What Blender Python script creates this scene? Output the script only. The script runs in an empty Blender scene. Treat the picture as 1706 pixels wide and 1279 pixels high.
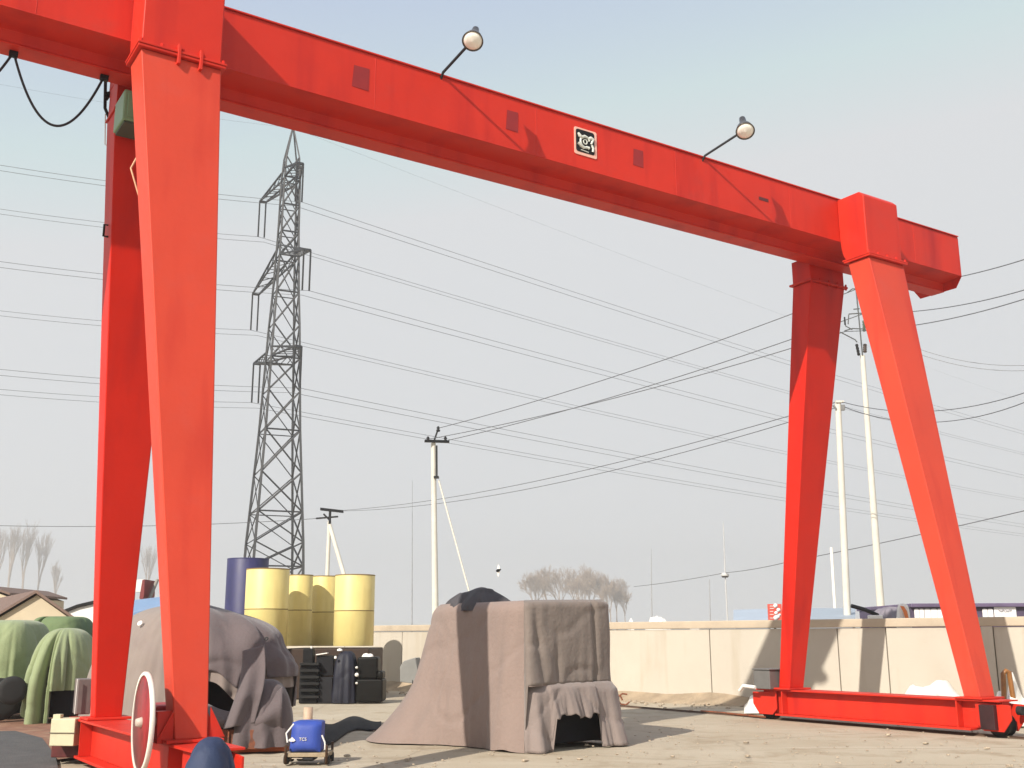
import bpy, math, random
import numpy as np
from mathutils import Vector, Matrix, noise as mnoise
random.seed(7)
SC = bpy.context.scene
COL = SC.collection
R = math.radians

# ------------------------------------------------------------------ camera model
F, TH, RO = 1804.6, .2285, -.0042
cT, sT = math.cos(TH), math.sin(TH)
EYE = Vector((0, 0, 1.6))
def ray(px, py):
    u, v = px-853, py-639.5
    cr, sr = math.cos(-RO), math.sin(-RO)
    u, v = cr*u-sr*v, sr*u+cr*v
    return Vector((u/F, cT + v/F*sT, sT - v/F*cT))
def at(px, py, Y):
    d = ray(px, py); return EYE + d*(Y/d.y)
def gnd(px, py, z=0.):
    d = ray(px, py); return EYE + d*((z-1.6)/d.z)
def pxof(p):
    X = Vector(p)-EYE
    w = X.y*cT+X.z*sT
    u, v = F*X.x/w, -F*(-X.y*sT+X.z*cT)/w
    cr, sr = math.cos(RO), math.sin(RO)
    return 853+cr*u-sr*v, 639.5+sr*u+cr*v

cam = bpy.data.cameras.new('camera'); co = bpy.data.objects.new('camera', cam); COL.objects.link(co)
cam.sensor_width = 36; cam.lens = 36*F/1706; cam.clip_end = 6000; cam.clip_start = .05
co.matrix_world = Matrix.Translation(EYE) @ Matrix.Rotation(math.pi/2+TH, 4, 'X') @ Matrix.Rotation(RO, 4, 'Z')
SC.camera = co

# ------------------------------------------------------------------ materials
MATS = {}
def mat(name, col, rough=.6, var=.12, scale=3., bump=.0, bscale=40., metal=0., col2=None, spec=.5, wave=None, stain=None, sheen=0):
    """principled with two octaves of patchy colour, optional second colour patches and bump"""
    if name in MATS: return MATS[name]
    m = bpy.data.materials.new(name); m.use_nodes = True; MATS[name] = m
    nt = m.node_tree; N = nt.nodes; L = nt.links
    b = N['Principled BSDF']
    b.inputs['Roughness'].default_value = rough; b.inputs['Metallic'].default_value = metal
    b.inputs['Specular IOR Level'].default_value = spec
    if sheen: b.inputs['Sheen Weight'].default_value = sheen
    tc = N.new('ShaderNodeTexCoord')
    n1 = N.new('ShaderNodeTexNoise'); n1.inputs['Scale'].default_value = scale; n1.inputs['Detail'].default_value = 8; n1.inputs['Roughness'].default_value = .62
    L.new(tc.outputs['Object'], n1.inputs['Vector'])
    cr = N.new('ShaderNodeValToRGB')
    c = Vector(col)
    lo = [max(0, x*(1-var)) for x in c]; hi = [min(1, x*(1+var)) for x in c]
    cr.color_ramp.elements[0].position = .3; cr.color_ramp.elements[1].position = .7
    cr.color_ramp.elements[0].color = (*lo, 1); cr.color_ramp.elements[1].color = (*hi, 1)
    L.new(n1.outputs['Fac'], cr.inputs['Fac'])
    out = cr.outputs['Color']
    if col2:
        n2 = N.new('ShaderNodeTexNoise'); n2.inputs['Scale'].default_value = col2[1]; n2.inputs['Detail'].default_value = 9; n2.inputs['Roughness'].default_value = .68
        L.new(tc.outputs['Object'], n2.inputs['Vector'])
        r2 = N.new('ShaderNodeValToRGB'); r2.color_ramp.elements[0].position = col2[2]; r2.color_ramp.elements[1].position = col2[3]
        L.new(n2.outputs['Fac'], r2.inputs['Fac'])
        mx = N.new('ShaderNodeMixRGB'); L.new(r2.outputs['Color'], mx.inputs['Fac'])
        L.new(out, mx.inputs['Color1']); mx.inputs['Color2'].default_value = (*col2[0], 1)
        out = mx.outputs['Color']
    if stain:   # vertical streaks: (colour, xy scale, z scale, lo, hi)
        mp = N.new('ShaderNodeMapping'); mp.inputs['Scale'].default_value = (stain[1], stain[1], stain[2])
        L.new(tc.outputs['Object'], mp.inputs['Vector'])
        n3 = N.new('ShaderNodeTexNoise'); n3.inputs['Scale'].default_value = 1; n3.inputs['Detail'].default_value = 6
        L.new(mp.outputs['Vector'], n3.inputs['Vector'])
        r3 = N.new('ShaderNodeValToRGB'); r3.color_ramp.elements[0].position = stain[3]; r3.color_ramp.elements[1].position = stain[4]
        L.new(n3.outputs['Fac'], r3.inputs['Fac'])
        mx = N.new('ShaderNodeMixRGB'); L.new(r3.outputs['Color'], mx.inputs['Fac'])
        L.new(out, mx.inputs['Color1']); mx.inputs['Color2'].default_value = (*stain[0], 1)
        out = mx.outputs['Color']
    L.new(out, b.inputs['Base Color'])
    rr = N.new('ShaderNodeMapRange'); rr.inputs['To Min'].default_value = max(.05, rough-.12); rr.inputs['To Max'].default_value = min(1, rough+.12)
    L.new(n1.outputs['Fac'], rr.inputs['Value']); L.new(rr.outputs['Result'], b.inputs['Roughness'])
    if bump:
        nb = N.new('ShaderNodeTexNoise'); nb.inputs['Scale'].default_value = bscale; nb.inputs['Detail'].default_value = 6
        L.new(tc.outputs['Object'], nb.inputs['Vector'])
        bp = N.new('ShaderNodeBump'); bp.inputs['Strength'].default_value = bump; bp.inputs['Distance'].default_value = .02
        L.new(nb.outputs['Fac'], bp.inputs['Height']); L.new(bp.outputs['Normal'], b.inputs['Normal'])
    return m

RED = mat('crane_red', (.56, .026, .012), .5, .08, .9, .07, 14, stain=((.38, .012, .010), 2.2, .25, .50, .8), col2=((.50, .035, .022), 1.3, .58, .75), spec=.25)
REDF = mat('crane_red_faded', (.58, .056, .028), .52, .07, .7, .07, 14, stain=((.46, .026, .017), 2.6, .22, .52, .82), col2=((.54, .065, .042), 1.1, .55, .78), spec=.25)
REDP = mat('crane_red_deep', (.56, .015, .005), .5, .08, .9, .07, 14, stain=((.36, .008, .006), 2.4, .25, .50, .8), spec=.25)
REDD = mat('crane_red_patch', (.27, .010, .009), .5, .15, 4)
DKRED = mat('dark_red_steel', (.10, .012, .010), .55, .3, 5)
BLACKM = mat('black_steel', (.006, .006, .007), .5, .3, 6, spec=.25)
CABLE = mat('black_cable', (.008, .009, .013), .6, .1, 6)
WHITE = mat('white_paint', (.78, .76, .72), .5, .06, 6)
GREENB = mat('green_cabinet_paint', (.20, .34, .20), .45, .08, 4)
CREAMB = mat('cream_box_paint', (.56, .53, .36), .5, .07, 5)
GREYB = mat('grey_motor_paint', (.13, .125, .12), .55, .12, 6)
CHROME = mat('lamp_metal', (.10, .09, .08), .3, .2, 9, metal=.6)
GLASSW = mat('lamp_glass', (.90, .87, .80), .25, .05, 9)
PINKW = mat('plate_border', (.80, .45, .36), .5, .1, 8)
RUST = mat('rusty_frame', (.20, .058, .022), .75, .3, 5, .3, 40, col2=((.09, .035, .02), 6, .5, .65))
ORANGE = mat('orange_plank', (.42, .10, .03), .7, .2, 5)
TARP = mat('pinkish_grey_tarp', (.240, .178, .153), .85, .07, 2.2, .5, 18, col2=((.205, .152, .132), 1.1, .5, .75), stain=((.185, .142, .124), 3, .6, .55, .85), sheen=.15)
TARPG = mat('taupe_tarp', (.185, .150, .130), .85, .08, 2.2, .5, 18, col2=((.150, .122, .108), 1.3, .5, .75), sheen=.15)  # carries the shade of the central tarp's right face; also one rag
TARPM = mat('grey_beige_tarp', (.235, .192, .168), .85, .06, 1.8, .15, 60, col2=((.21, .168, .155), 1.2, .5, .72), sheen=.15)
TARPP = mat('mauve_tarp', (.112, .088, .091), .85, .10, 2, .35, 26, sheen=.2)
TARPD = mat('charcoal_cloth', (.060, .057, .064), .85, .12, 3, .3, 30)
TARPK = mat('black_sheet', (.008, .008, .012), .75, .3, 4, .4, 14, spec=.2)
GTARP = mat('green_tarp', (.235, .28, .145), .8, .10, 1.8, .3, 24, col2=((.18, .225, .105), 1.4, .5, .75), sheen=.2)
GTARPD = mat('dark_green_tarp', (.085, .125, .05), .8, .15, 2, .3, 24)
NAVY = mat('navy_cloth', (.018, .032, .082), .7, .2, 4, .3, 20)
BLUEB = mat('bright_blue_fabric', (.025, .062, .33), .6, .1, 8, .2, 60)
YEL = mat('yellow_tank_paint', (.72, .595, .235), .45, .05, 2, .04, 10, stain=((.56, .42, .13), 3, .5, .55, .85))
BLUET = mat('blue_tank_paint', (.028, .028, .105), .5, .15, 3, stain=((.018, .02, .07), 3, .5, .5, .8))
TANKB = mat('brown_tank_base', (.034, .016, .008), .7, .3, 5)
WALLM = mat('cream_wall_render', (.49, .445, .375), .85, .05, .8, .15, 30, col2=((.46, .405, .325), .7, .56, .8), stain=((.40, .34, .255), 2.6, .35, .56, .85))
COPE = mat('wall_coping', (.47, .39, .295), .85, .12, 1.5, .2, 30)
DIRT = mat('dirt_bank', (.33, .255, .175), .95, .25, 2.5, .8, 9)
SHEDW = mat('shed_render', (.50, .42, .30), .9, .06, 2)
SHEDR = mat('shed_roof_tiles', (.16, .105, .085), .85, .15, 6, .3, 30)
CONC = mat('pale_concrete_pole', (.60, .57, .50), .8, .08, 2)
STEELG = mat('galvanised_dark', (.010, .011, .014), .55, .2, 2)
WIREM = mat('aluminium_wire', (.07, .075, .085), .5, .1, 2)
BLUEROOF = mat('pale_blue_roof', (.30, .35, .41), .5, .1, 1.5)
PURP = mat('purple_fascia', (.075, .055, .10), .6, .2, 3)
PANE = mat('white_pane', (.82, .80, .80), .4, .03, 4)
PLAST = mat('white_plastic_sheet', (.82, .79, .74), .5, .05, 3, .3, 12)
SIGNR = mat('red_sign', (.62, .10, .07), .5, .1, 6)
ORNG = mat('orange_print', (.75, .20, .05), .5, .1, 6)
RUBBER = mat('rubber', (.012, .012, .012), .8, .3, 10)
BRASS = mat('brown_varnished_hoop', (.24, .10, .025), .4, .3, 8)
BARK = mat('winter_bark', (.25, .18, .13), .9, .2, 3)
PALEST = mat('pale_stone', (.45, .36, .26), .9, .15, 9, .4, 14)
GREYSH = mat('grey_sheet', (.22, .22, .21), .8, .1, 3)

# ------------------------------------------------------------------ mesh builder
class MB:
    def __init__(s): s.v = []; s.f = []; s.smooth = []
    def add(s, vs, fs, smooth=False):
        o = len(s.v); s.v += [tuple(v) for v in vs]
        for f in fs: s.f.append(tuple(i+o for i in f)); s.smooth.append(smooth)
        return s
    def hexa(s, b, t):      # four bottom, four top (same winding, ccw from above)
        s.add(list(b)+list(t), [(3, 2, 1, 0), (4, 5, 6, 7), (0, 1, 5, 4), (1, 2, 6, 5), (2, 3, 7, 6), (3, 0, 4, 7)]); return s
    def box(s, x0, x1, y0, y1, z0, z1):
        return s.hexa([(x0, y0, z0), (x1, y0, z0), (x1, y1, z0), (x0, y1, z0)], [(x0, y0, z1), (x1, y0, z1), (x1, y1, z1), (x0, y1, z1)])
    def obox(s, c, ax, ay, az):   # centre and half axes
        c, ax, ay, az = map(Vector, (c, ax, ay, az))
        q = [c+i*ax+j*ay-az for i, j in ((-1, -1), (1, -1), (1, 1), (-1, 1))]
        return s.hexa(q, [p+2*az for p in q])
    def prism(s, poly, d):  # planar polygon of 3-D points, extruded along d
        n = len(poly); d = Vector(d); a = [Vector(p) for p in poly]; b = [p+d for p in a]
        s.add(a+b, [tuple(range(n))[::-1], tuple(range(n, 2*n))]+[(i, (i+1) % n, n+(i+1) % n, n+i) for i in range(n)]); return s
    def tube(s, pts, r, n=6, cap=True):
        pts = [Vector(p) for p in pts]; k = len(pts)
        rs = r if hasattr(r, '__len__') else [r]*k
        vs = []; up = None
        for i, p in enumerate(pts):
            t = (pts[min(i+1, k-1)]-pts[max(i-1, 0)]).normalized()
            if up is None:
                up = t.orthogonal().normalized()
            up = (up-t*up.dot(t))
            up = up.normalized() if up.length > 1e-6 else t.orthogonal().normalized()
            w = t.cross(up)
            for j in range(n):
                a = 2*math.pi*j/n; vs.append(p+(up*math.cos(a)+w*math.sin(a))*rs[i])
        fs = [(i*n+j, i*n+(j+1) % n, (i+1)*n+(j+1) % n, (i+1)*n+j) for i in range(k-1) for j in range(n)]
        s.add(vs, fs, n > 4)
        if cap: s.add(vs[:n], [tuple(range(n))[::-1]]); s.add(vs[-n:], [tuple(range(n))])
        return s
    def lathe(s, prof, c=(0, 0, 0), axis=(0, 0, 1), n=32, smooth=True):   # prof: (r, h)
        ax = Vector(axis).normalized(); u = ax.orthogonal().normalized(); w = ax.cross(u); c = Vector(c)
        vs = [c+ax*h+(u*math.cos(2*math.pi*j/n)+w*math.sin(2*math.pi*j/n))*r for r, h in prof for j in range(n)]
        k = len(prof)
        s.add(vs, [(i*n+j, i*n+(j+1) % n, (i+1)*n+(j+1) % n, (i+1)*n+j) for i in range(k-1) for j in range(n)], smooth)
        return s
    def grid(s, P, smooth=True):     # P[i][j]
        n, m = len(P), len(P[0])
        s.add([p for row in P for p in row], [(i*m+j, i*m+j+1, (i+1)*m+j+1, (i+1)*m+j) for i in range(n-1) for j in range(m-1)], smooth); return s
    def build(s, name, m, parent=None, world=True, bevel=0, bseg=2, origin=None, solid=0):
        """world: vertices are world co-ordinates (taken back into the parent's or origin's frame)"""
        me = bpy.data.meshes.new(name)
        vs = s.v; o = bpy.data.objects.new(name, me)
        if parent is not None:
            if world:
                iw = wm(parent).inverted(); vs = [iw @ Vector(v) for v in vs]
            o.parent = parent
        else:
            if origin is None:
                a = np.array(vs); origin = ((a[:, 0].min()+a[:, 0].max())/2, (a[:, 1].min()+a[:, 1].max())/2, a[:, 2].min())
            o.location = origin; vs = [Vector(v)-Vector(origin) for v in vs]
        me.from_pydata([tuple(v) for v in vs], [], s.f); me.update()
        me.polygons.foreach_set('use_smooth', s.smooth)
        me.materials.append(m); COL.objects.link(o)
        if solid:
            md = o.modifiers.new('thick', 'SOLIDIFY'); md.thickness = solid; md.offset = -1
        if bevel:
            md = o.modifiers.new('bevel', 'BEVEL'); md.width = bevel; md.segments = bseg; md.limit_method = 'ANGLE'; md.angle_limit = R(35)
            for p in me.polygons: p.use_smooth = True
            md2 = o.modifiers.new('wn', 'WEIGHTED_NORMAL'); md2.keep_sharp = True
        return o
def wm(o):
    m = Matrix.LocRotScale(o.location, o.rotation_euler, o.scale)
    return wm(o.parent) @ m if o.parent else m
def thing(name, label, cat, loc=(0, 0, 0), rz=0, group=None):
    o = bpy.data.objects.new(name, None); COL.objects.link(o); o.location = loc; o.rotation_euler = (0, 0, rz); o.empty_display_size = .2
    return tag(o, label, cat, group)
def tag(o, label, cat, group=None):
    o['label'] = label; o['category'] = cat
    if group: o['group'] = group
    return o
def structure(o, kind='structure'): o['kind'] = kind; return o
def arc(a, b, sag, n=24):
    a, b = Vector(a), Vector(b)
    return [a.lerp(b, i/n)-Vector((0, 0, sag*4*(i/n)*(1-i/n))) for i in range(n+1)]

def textmesh(txt, size, name, m, parent, M, depth=.004):
    cu = bpy.data.curves.new(name, 'FONT'); cu.body = txt; cu.size = size; cu.extrude = depth; cu.align_x = 'CENTER'; cu.align_y = 'CENTER'
    o = bpy.data.objects.new(name+'_curve', cu); COL.objects.link(o)
    dg = bpy.context.evaluated_depsgraph_get(); me = bpy.data.meshes.new_from_object(o.evaluated_get(dg))
    bpy.data.objects.remove(o); me.name = name
    me.materials.clear(); me.materials.append(m)
    ob = bpy.data.objects.new(name, me); COL.objects.link(ob)
    me.transform((wm(parent).inverted() if parent else Matrix()) @ M); ob.parent = parent
    return ob

# ------------------------------------------------------------------ ground
def build_ground():
    m = bpy.data.materials.new('yard_ground'); m.use_nodes = True
    nt = m.node_tree; N = nt.nodes; L = nt.links; b = N['Principled BSDF']; b.inputs['Roughness'].default_value = .9; b.inputs['Specular IOR Level'].default_value = .25
    tc = N.new('ShaderNodeTexCoord')
    def nz(sc, det=8, rg=.6, mp=None):
        n = N.new('ShaderNodeTexNoise'); n.inputs['Scale'].default_value = sc; n.inputs['Detail'].default_value = det; n.inputs['Roughness'].default_value = rg
        if mp:
            q = N.new('ShaderNodeMapping'); q.inputs['Scale'].default_value = mp; q.inputs['Rotation'].default_value = (0, 0, .3); L.new(tc.outputs['Object'], q.inputs['Vector']); L.new(q.outputs['Vector'], n.inputs['Vector'])
        else: L.new(tc.outputs['Object'], n.inputs['Vector'])
        return n.outputs['Fac']
    def ramp(f, a, b_, ca, cb):
        r = N.new('ShaderNodeValToRGB'); r.color_ramp.elements[0].position = a; r.color_ramp.elements[1].position = b_
        r.color_ramp.elements[0].color = ca; r.color_ramp.elements[1].color = cb; L.new(f, r.inputs['Fac']); return r.outputs['Color']
    def mix(fac, c1, c2):
        x = N.new('ShaderNodeMixRGB'); L.new(fac, x.inputs['Fac'])
        for k, c in (('Color1', c1), ('Color2', c2)):
            if hasattr(c, 'is_linked') or hasattr(c, 'links'): L.new(c, x.inputs[k])
            else: x.inputs[k].default_value = c
        return x.outputs['Color']
    W = (1, 1, 1, 1); K = (0, 0, 0, 1)
    c = ramp(nz(.35), .35, .68, (.40, .338, .25, 1), (.47, .412, .32, 1))
    c = mix(ramp(nz(.8, 10, .7), .52, .66, K, W), c, (.33, .265, .185, 1))
    c = mix(ramp(nz(1.0, 8, .65, (.18, 1.1, 1)), .56, .70, K, W), c, (.50, .44, .35, 1))
    c = mix(ramp(nz(2.2, 10, .75, (.35, 1.4, 1)), .60, .70, K, W), c, (.24, .185, .125, 1))
    c = mix(ramp(nz(7., 10, .8), .60, .74, K, (.4, .4, .4, 1)), c, (.28, .225, .16, 1))
    c = mix(ramp(nz(1.3, 6, .6, (.05, 3.2, 1)), .60, .68, K, (.45, .45, .45, 1)), c, (.21, .165, .115, 1))
    vo = N.new('ShaderNodeTexVoronoi'); vo.feature = 'DISTANCE_TO_EDGE'; vo.inputs['Scale'].default_value = .33
    wq = N.new('ShaderNodeMixRGB'); wq.inputs['Fac'].default_value = .25; nn = N.new('ShaderNodeTexNoise'); nn.inputs['Scale'].default_value = 1.3; nn.inputs['Detail'].default_value = 6
    L.new(tc.outputs['Object'], nn.inputs['Vector']); L.new(tc.outputs['Object'], wq.inputs['Color1']); L.new(nn.outputs['Color'], wq.inputs['Color2']); L.new(wq.outputs['Color'], vo.inputs['Vector'])
    c = mix(ramp(vo.outputs['Distance'], .0, .012, (.22, .22, .22, 1), K), c, (.13, .10, .075, 1))
    L.new(c, b.inputs['Base Color'])
    bp = N.new('ShaderNodeBump'); bp.inputs['Strength'].default_value = .5; bp.inputs['Distance'].default_value = .03
    L.new(nz(9., 10, .75), bp.inputs['Height']); L.new(bp.outputs['Normal'], b.inputs['Normal'])
    g = MB()
    # fine near the camera, coarse away
    xs = [-700, -150, -60]+[-24+i*1. for i in range(49)]+[60, 150, 700]
    ys = [-120, -20]+[i*1. for i in range(0, 42)]+[70, 150, 320, 900]
    P = [[(x, y, .03*mnoise.noise(Vector((x*.35, y*.35, 0)))*(1 if abs(x) < 30 and y < 45 else 0)-.01) for x in xs] for y in ys]
    g.grid([[p for p in row] for row in P])
    o = g.build('ground', m, origin=(0, 0, 0)); structure(o)
    # darker tarmac and reddish soil at the lower left, thin sheets above the yard
    tm = mat('old_tarmac', (.075, .072, .072), .9, .25, 2.5, .5, 30)
    s = MB(); pts = [gnd(-60, 1222), gnd(25, 1220), gnd(70, 1232), gnd(92, 1262), gnd(100, 1300), gnd(-60, 1330)]
    s.add([(p.x, p.y, .028) for p in pts], [tuple(range(len(pts)))[::-1]]); structure(s.build('tarmac_strip', tm))
    sm = mat('reddish_soil', (.22, .105, .065), .95, .3, 3, .6, 12, col2=((.30, .2, .13), 2.5, .5, .7))
    s = MB(); pts = [gnd(-80, 1190), gnd(60, 1188), gnd(200, 1200), gnd(180, 1235), gnd(140, 1262), gnd(96, 1268), gnd(70, 1236), gnd(25, 1226), gnd(-60, 1226)]
    s.add([(p.x, p.y, .022) for p in pts], [tuple(range(len(pts)))[::-1]]); structure(s.build('soil_patch', sm))
build_ground()

# ------------------------------------------------------------------ crane
YAW = .9907
U = Vector((math.sin(YAW), math.cos(YAW), 0)); Nn = Vector((U.y, -U.x, 0)); L0 = Vector((-4.4501, 13.2184, 0))
def cw(t, o, z): return L0+U*t+Nn*o+Vector((0, 0, z))       # crane frame -> world
crane = thing('gantry_crane', 'huge red gantry crane with two splayed leg frames spanning the yard', 'crane', L0, math.atan2(U.y, U.x))
def l(t, o, z): return (t, -o, z)                             # crane frame -> local of the empty
def cb(m, name, mt, **k): return m.build(name, mt, parent=k.pop('parent', crane), world=False, **k)
ZT, Z1, ZB = 9.76, 8.90, 8.665
T0, T1 = -7.0, 16.2
prof = [(.60, ZT), (.60, Z1), (.17, 8.85), (.14, 8.70), (.165, 8.69), (.165, ZB), (-.165, ZB), (-.165, 8.69), (-.14, 8.70), (-.17, 8.85), (-.60, Z1), (-.60, ZT)]
g = MB(); g.prism([l(T0, o, z) for o, z in prof], (T1-T0, 0, 0))
girder = cb(g, 'girder', RED, bevel=.012)
# top plate, a little proud of the webs
g = MB(); g.prism([l(T0+.01, o, z) for o, z in [(.625, ZT+.003), (.625, ZT+.022), (-.625, ZT+.022), (-.625, ZT+.003)]], (T1-T0-.02, 0, 0)); cb(g, 'top_plate', RED)
g = MB()
g.prism([l(T1+.001, o, z) for o, z in [(.59, ZT-.01), (.59, Z1), (.44, ZB+.02), (-.44, ZB+.02), (-.59, Z1), (-.59, ZT-.01)]], (.014, 0, 0)); cb(g, 'end_plate', RED)

def ray_plane(px, py, o):      # where a pixel's ray meets the girder-parallel plane at offset o: returns t,z
    d = ray(px, py); k = (Nn.dot(L0)+o-Nn.dot(EYE))/Nn.dot(d); p = EYE+d*k; return (p-L0).dot(U), p.z
def ray_frame(px, py, t):      # plane of a leg frame: returns o,z
    d = ray(px, py); k = (U.dot(L0)+t-U.dot(EYE))/U.dot(d); p = EYE+d*k; return (p-L0).dot(Nn), p.z

# darker red squares, slot and emblem plate on the near web
for (px, py, hw, hh) in [(601, 129, .13, .17), (853, 201, .11, .165), (1063, 263, .11, .15)]:
    t, z = ray_plane(px, py, .60); m = MB()
    m.prism([l(t+a*hw, .602, z+b*hh) for a, b in ((-1.05, -1), (.95, -1.04), (1.0, 1), (-.85, .96))], (0, -.004, 0)); cb(m, 'dark_patch', REDD, parent=girder)
t, z = ray_plane(1272, 332, .60)
m = MB(); m.prism([l(t+a*.12, .602, z+b*.03) for a, b in ((-1, -1), (1, -1), (1, 1), (-1, 1))], (0, -.004, 0)); cb(m, 'slot_cover', DKRED, parent=girder)
t, z = ray_plane(975, 238, .60)
m = MB(); w = .235
def rrect(t, z, w, h, r, o, n=5):
    P = []
    for cx, cz, a0 in ((1, 1, 0), (-1, 1, 90), (-1, -1, 180), (1, -1, 270)):
        for i in range(n+1):
            a = R(a0+90*i/n); P.append(l(t+cx*(w-r)+r*math.cos(a), o, z+cz*(h-r)+r*math.sin(a)))
    return P
m.prism(rrect(t, z, .225, .235, .03, .602), (0, -.01, 0)); sign = cb(m, 'emblem_plate', PINKW)
m = MB(); m.prism(rrect(t-.01, z+.01, .185, .195, .04, .613), (0, -.004, 0)); cb(m, 'emblem_field', BLACKM, parent=sign)
m = MB()
def stroke(pts, r):
    m.tube([l(t+a*.17, .619, z+b*.18) for a, b in pts], r, 5)
circ = lambda cx, cy, r, a0, a1, n=16: [(cx+r*math.cos(R(a0+(a1-a0)*i/n)), cy+r*math.sin(R(a0+(a1-a0)*i/n))) for i in range(n+1)]
stroke(circ(-.1, .02, .55, 20, 300), [.020]*17); stroke(circ(-.08, .05, .22, 0, 360), .012)
stroke([(-.9, .75), (-.75, .5), (-.5, .35), (-.2, .55), (.2, .5)], [.02, .035, .03, .03, .02]); stroke([(.3, .45), (.55, .55), (.9, .5), (.75, .25), (.6, -.05)], [.02, .03, .03, .025, .02])
stroke([(-.9, -.2), (-.6, -.45), (-.3, -.6), (.05, -.45), (.35, -.5)], [.03, .03, .02, .02, .03]); stroke([(.7, -.1), (.85, -.4), (.8, -.75)], .022)
stroke([(-.6, -.83), (.3, -.9)], .008)
cb(m, 'emblem_figure', mat('emblem_silver', (.62, .64, .58), .4, .1, 20), parent=sign)

for t in (-4.1, -1.9, 2.6, 5.4, 8.3, 11.1, 14.7):
    m = MB(); m.tube([l(t, .601, Z1+.02), l(t+.003, .601, ZT-.01)], .004, 5); cb(m, 'weld_seam', RED, parent=girder)
m = MB(); m.tube([l(T0+.05, .598, Z1+.004), l(T1-.05, .598, Z1+.004)], .008, 5); cb(m, 'weld_seam', RED, parent=girder)
# legs, saddles, carriages
def leg(ttop, otop, ztop, tb, ob, zb, wt, dt, wb, db, name='leg', mt=None):
    m = MB()
    q = lambda t, o, z, w, d: [l(t-w/2, o+d/2, z), l(t+w/2, o+d/2, z), l(t+w/2, o-d/2, z), l(t-w/2, o-d/2, z)]
    m.hexa(q(tb, ob, zb, wb, db), q(ttop, otop, ztop, wt, dt))
    o = cb(m, name, mt or REDF, bevel=.015)
    return o
def plate(t, o, z, w, d, h, parent, name, mt=RED):
    m = MB(); m.box(t-w/2, t+w/2, -o-d/2, -o+d/2, z, z+h); return cb(m, name, mt, parent=parent, bevel=.006)
def saddle(t, w, zb, zt, side, of, name='saddle', odp=.5):
    """yoke on one face of the girder: full-depth box that narrows with a rounded cut to the leg's depth below"""
    m = MB(); oi = .604
    P = [(of-.0, zb), (of, zt-.10), (of-.10, zt), (oi, zt), (oi, Z1+.06)]
    c = 6
    for i in range(1, c+1):
        a = i/c*math.pi/2; P.append((oi+(of-odp-oi)*(1-math.cos(a)), Z1+.06-(Z1+.06-zb-.05)*math.sin(a)))
    P.append((of-odp, zb))
    m.prism([l(t-w/2, side*o, z) for o, z in P][::int(side)], (w, 0, 0))
    return cb(m, name, RED, bevel=.02)

ZF = .57
# right frame
TR = 12.91
lg = leg(TR, 1.0, 8.41, TR+.02, 2.28, ZF+.03, 1.0, .48, .40, .30)
plate(TR, 1.0, 8.415, 1.1, .60, .035, lg, 'flange'); plate(TR+.02, 2.28, ZF+.004, .62, .50, .03, lg, 'foot_plate')
sd = saddle(TR, .98, 8.46, ZT-.02, 1, 1.22); plate(TR, .99, 8.452, 1.12, .62, .03, sd, 'flange')
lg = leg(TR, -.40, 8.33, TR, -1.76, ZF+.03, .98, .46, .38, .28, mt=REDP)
plate(TR, -.40, 8.335, 1.08, .56, .04, lg, 'flange'); plate(TR, -1.76, ZF+.004, .6, .46, .03, lg, 'foot_plate')
m = MB(); q = lambda o0, o1, z: [l(TR-.49, o0, z), l(TR+.49, o0, z), l(TR+.49, o1, z), l(TR-.49, o1, z)]
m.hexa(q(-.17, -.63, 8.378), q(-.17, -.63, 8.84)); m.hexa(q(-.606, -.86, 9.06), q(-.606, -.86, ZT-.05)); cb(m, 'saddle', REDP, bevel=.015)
# left frame (its legs lean a little along the girder)
lgLN = leg(-.30, .98, 8.50, .03, 2.02, ZF+.03, .98, .50, .33, .28)
plate(-.30, .98, 8.505, 1.07, .60, .035, lgLN, 'flange'); plate(.04, 2.02, ZF+.004, .58, .5, .03, lgLN, 'foot_plate')
sdL = saddle(-.30, .98, 8.55, ZT+.02, 1, 1.22); plate(-.30, .98, 8.543, 1.09, .62, .03, sdL, 'flange')
def bolts(t, o, z, w, d, parent):
    for k in range(5):
        m = MB(); m.lathe([(0, .045), (.02, .045), (.022, .0), (.022, -.07), (0, -.07)], l(t-w/2+w*k/4, o+d/2, z), (0, 0, 1), 6, False); cb(m, 'bolt', REDP, parent=parent)
bolts(TR, .99, 8.482, 1.04, .55, sd); bolts(-.30, .98, 8.573, 1.01, .55, sdL); bolts(TR, -.40, 8.375, 1.0, .52, lg)
for dt in (-.05, .22):
    m = MB(); m.box(-.3+dt-.02, -.3+dt+.02, -1.30, -1.223, 8.40, 8.66); cb(m, 'clamp_lug', RED, parent=sdL, bevel=.006)
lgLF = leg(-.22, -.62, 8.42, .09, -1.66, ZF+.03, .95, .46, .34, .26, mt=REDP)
plate(-.22, -.62, 8.425, .99, .52, .03, lgLF, 'flange'); plate(.09, -1.66, ZF+.004, .56, .44, .03, lgLF, 'foot_plate')
m = MB(); q = lambda o0, o1, z: [l(-.69, o0, z), l(.25, o0, z), l(.25, o1, z), l(-.69, o1, z)]
m.hexa(q(-.39, -.85, 8.462), q(-.39, -.85, 8.9)); m.hexa(q(-.61, -.92, 8.905), q(-.61, -.92, ZT-.05))
cb(m, 'saddle', RED, bevel=.015)
# gussets at the feet
def gussets(t, o, parent, w, s):
    for dt in (-1, 1):
        for do in (-.1, .1):
            m = MB(); a = t+dt*w
            m.prism([l(a, o+do, ZF+.035), l(a+dt*.16, o+do, ZF+.035), l(a-dt*.0, o+do, ZF+.33)], (0, .014, 0)); cb(m, 'gusset', RED, parent=parent)
gussets(.04, 2.02, lgLN, .185, 1)

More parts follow.
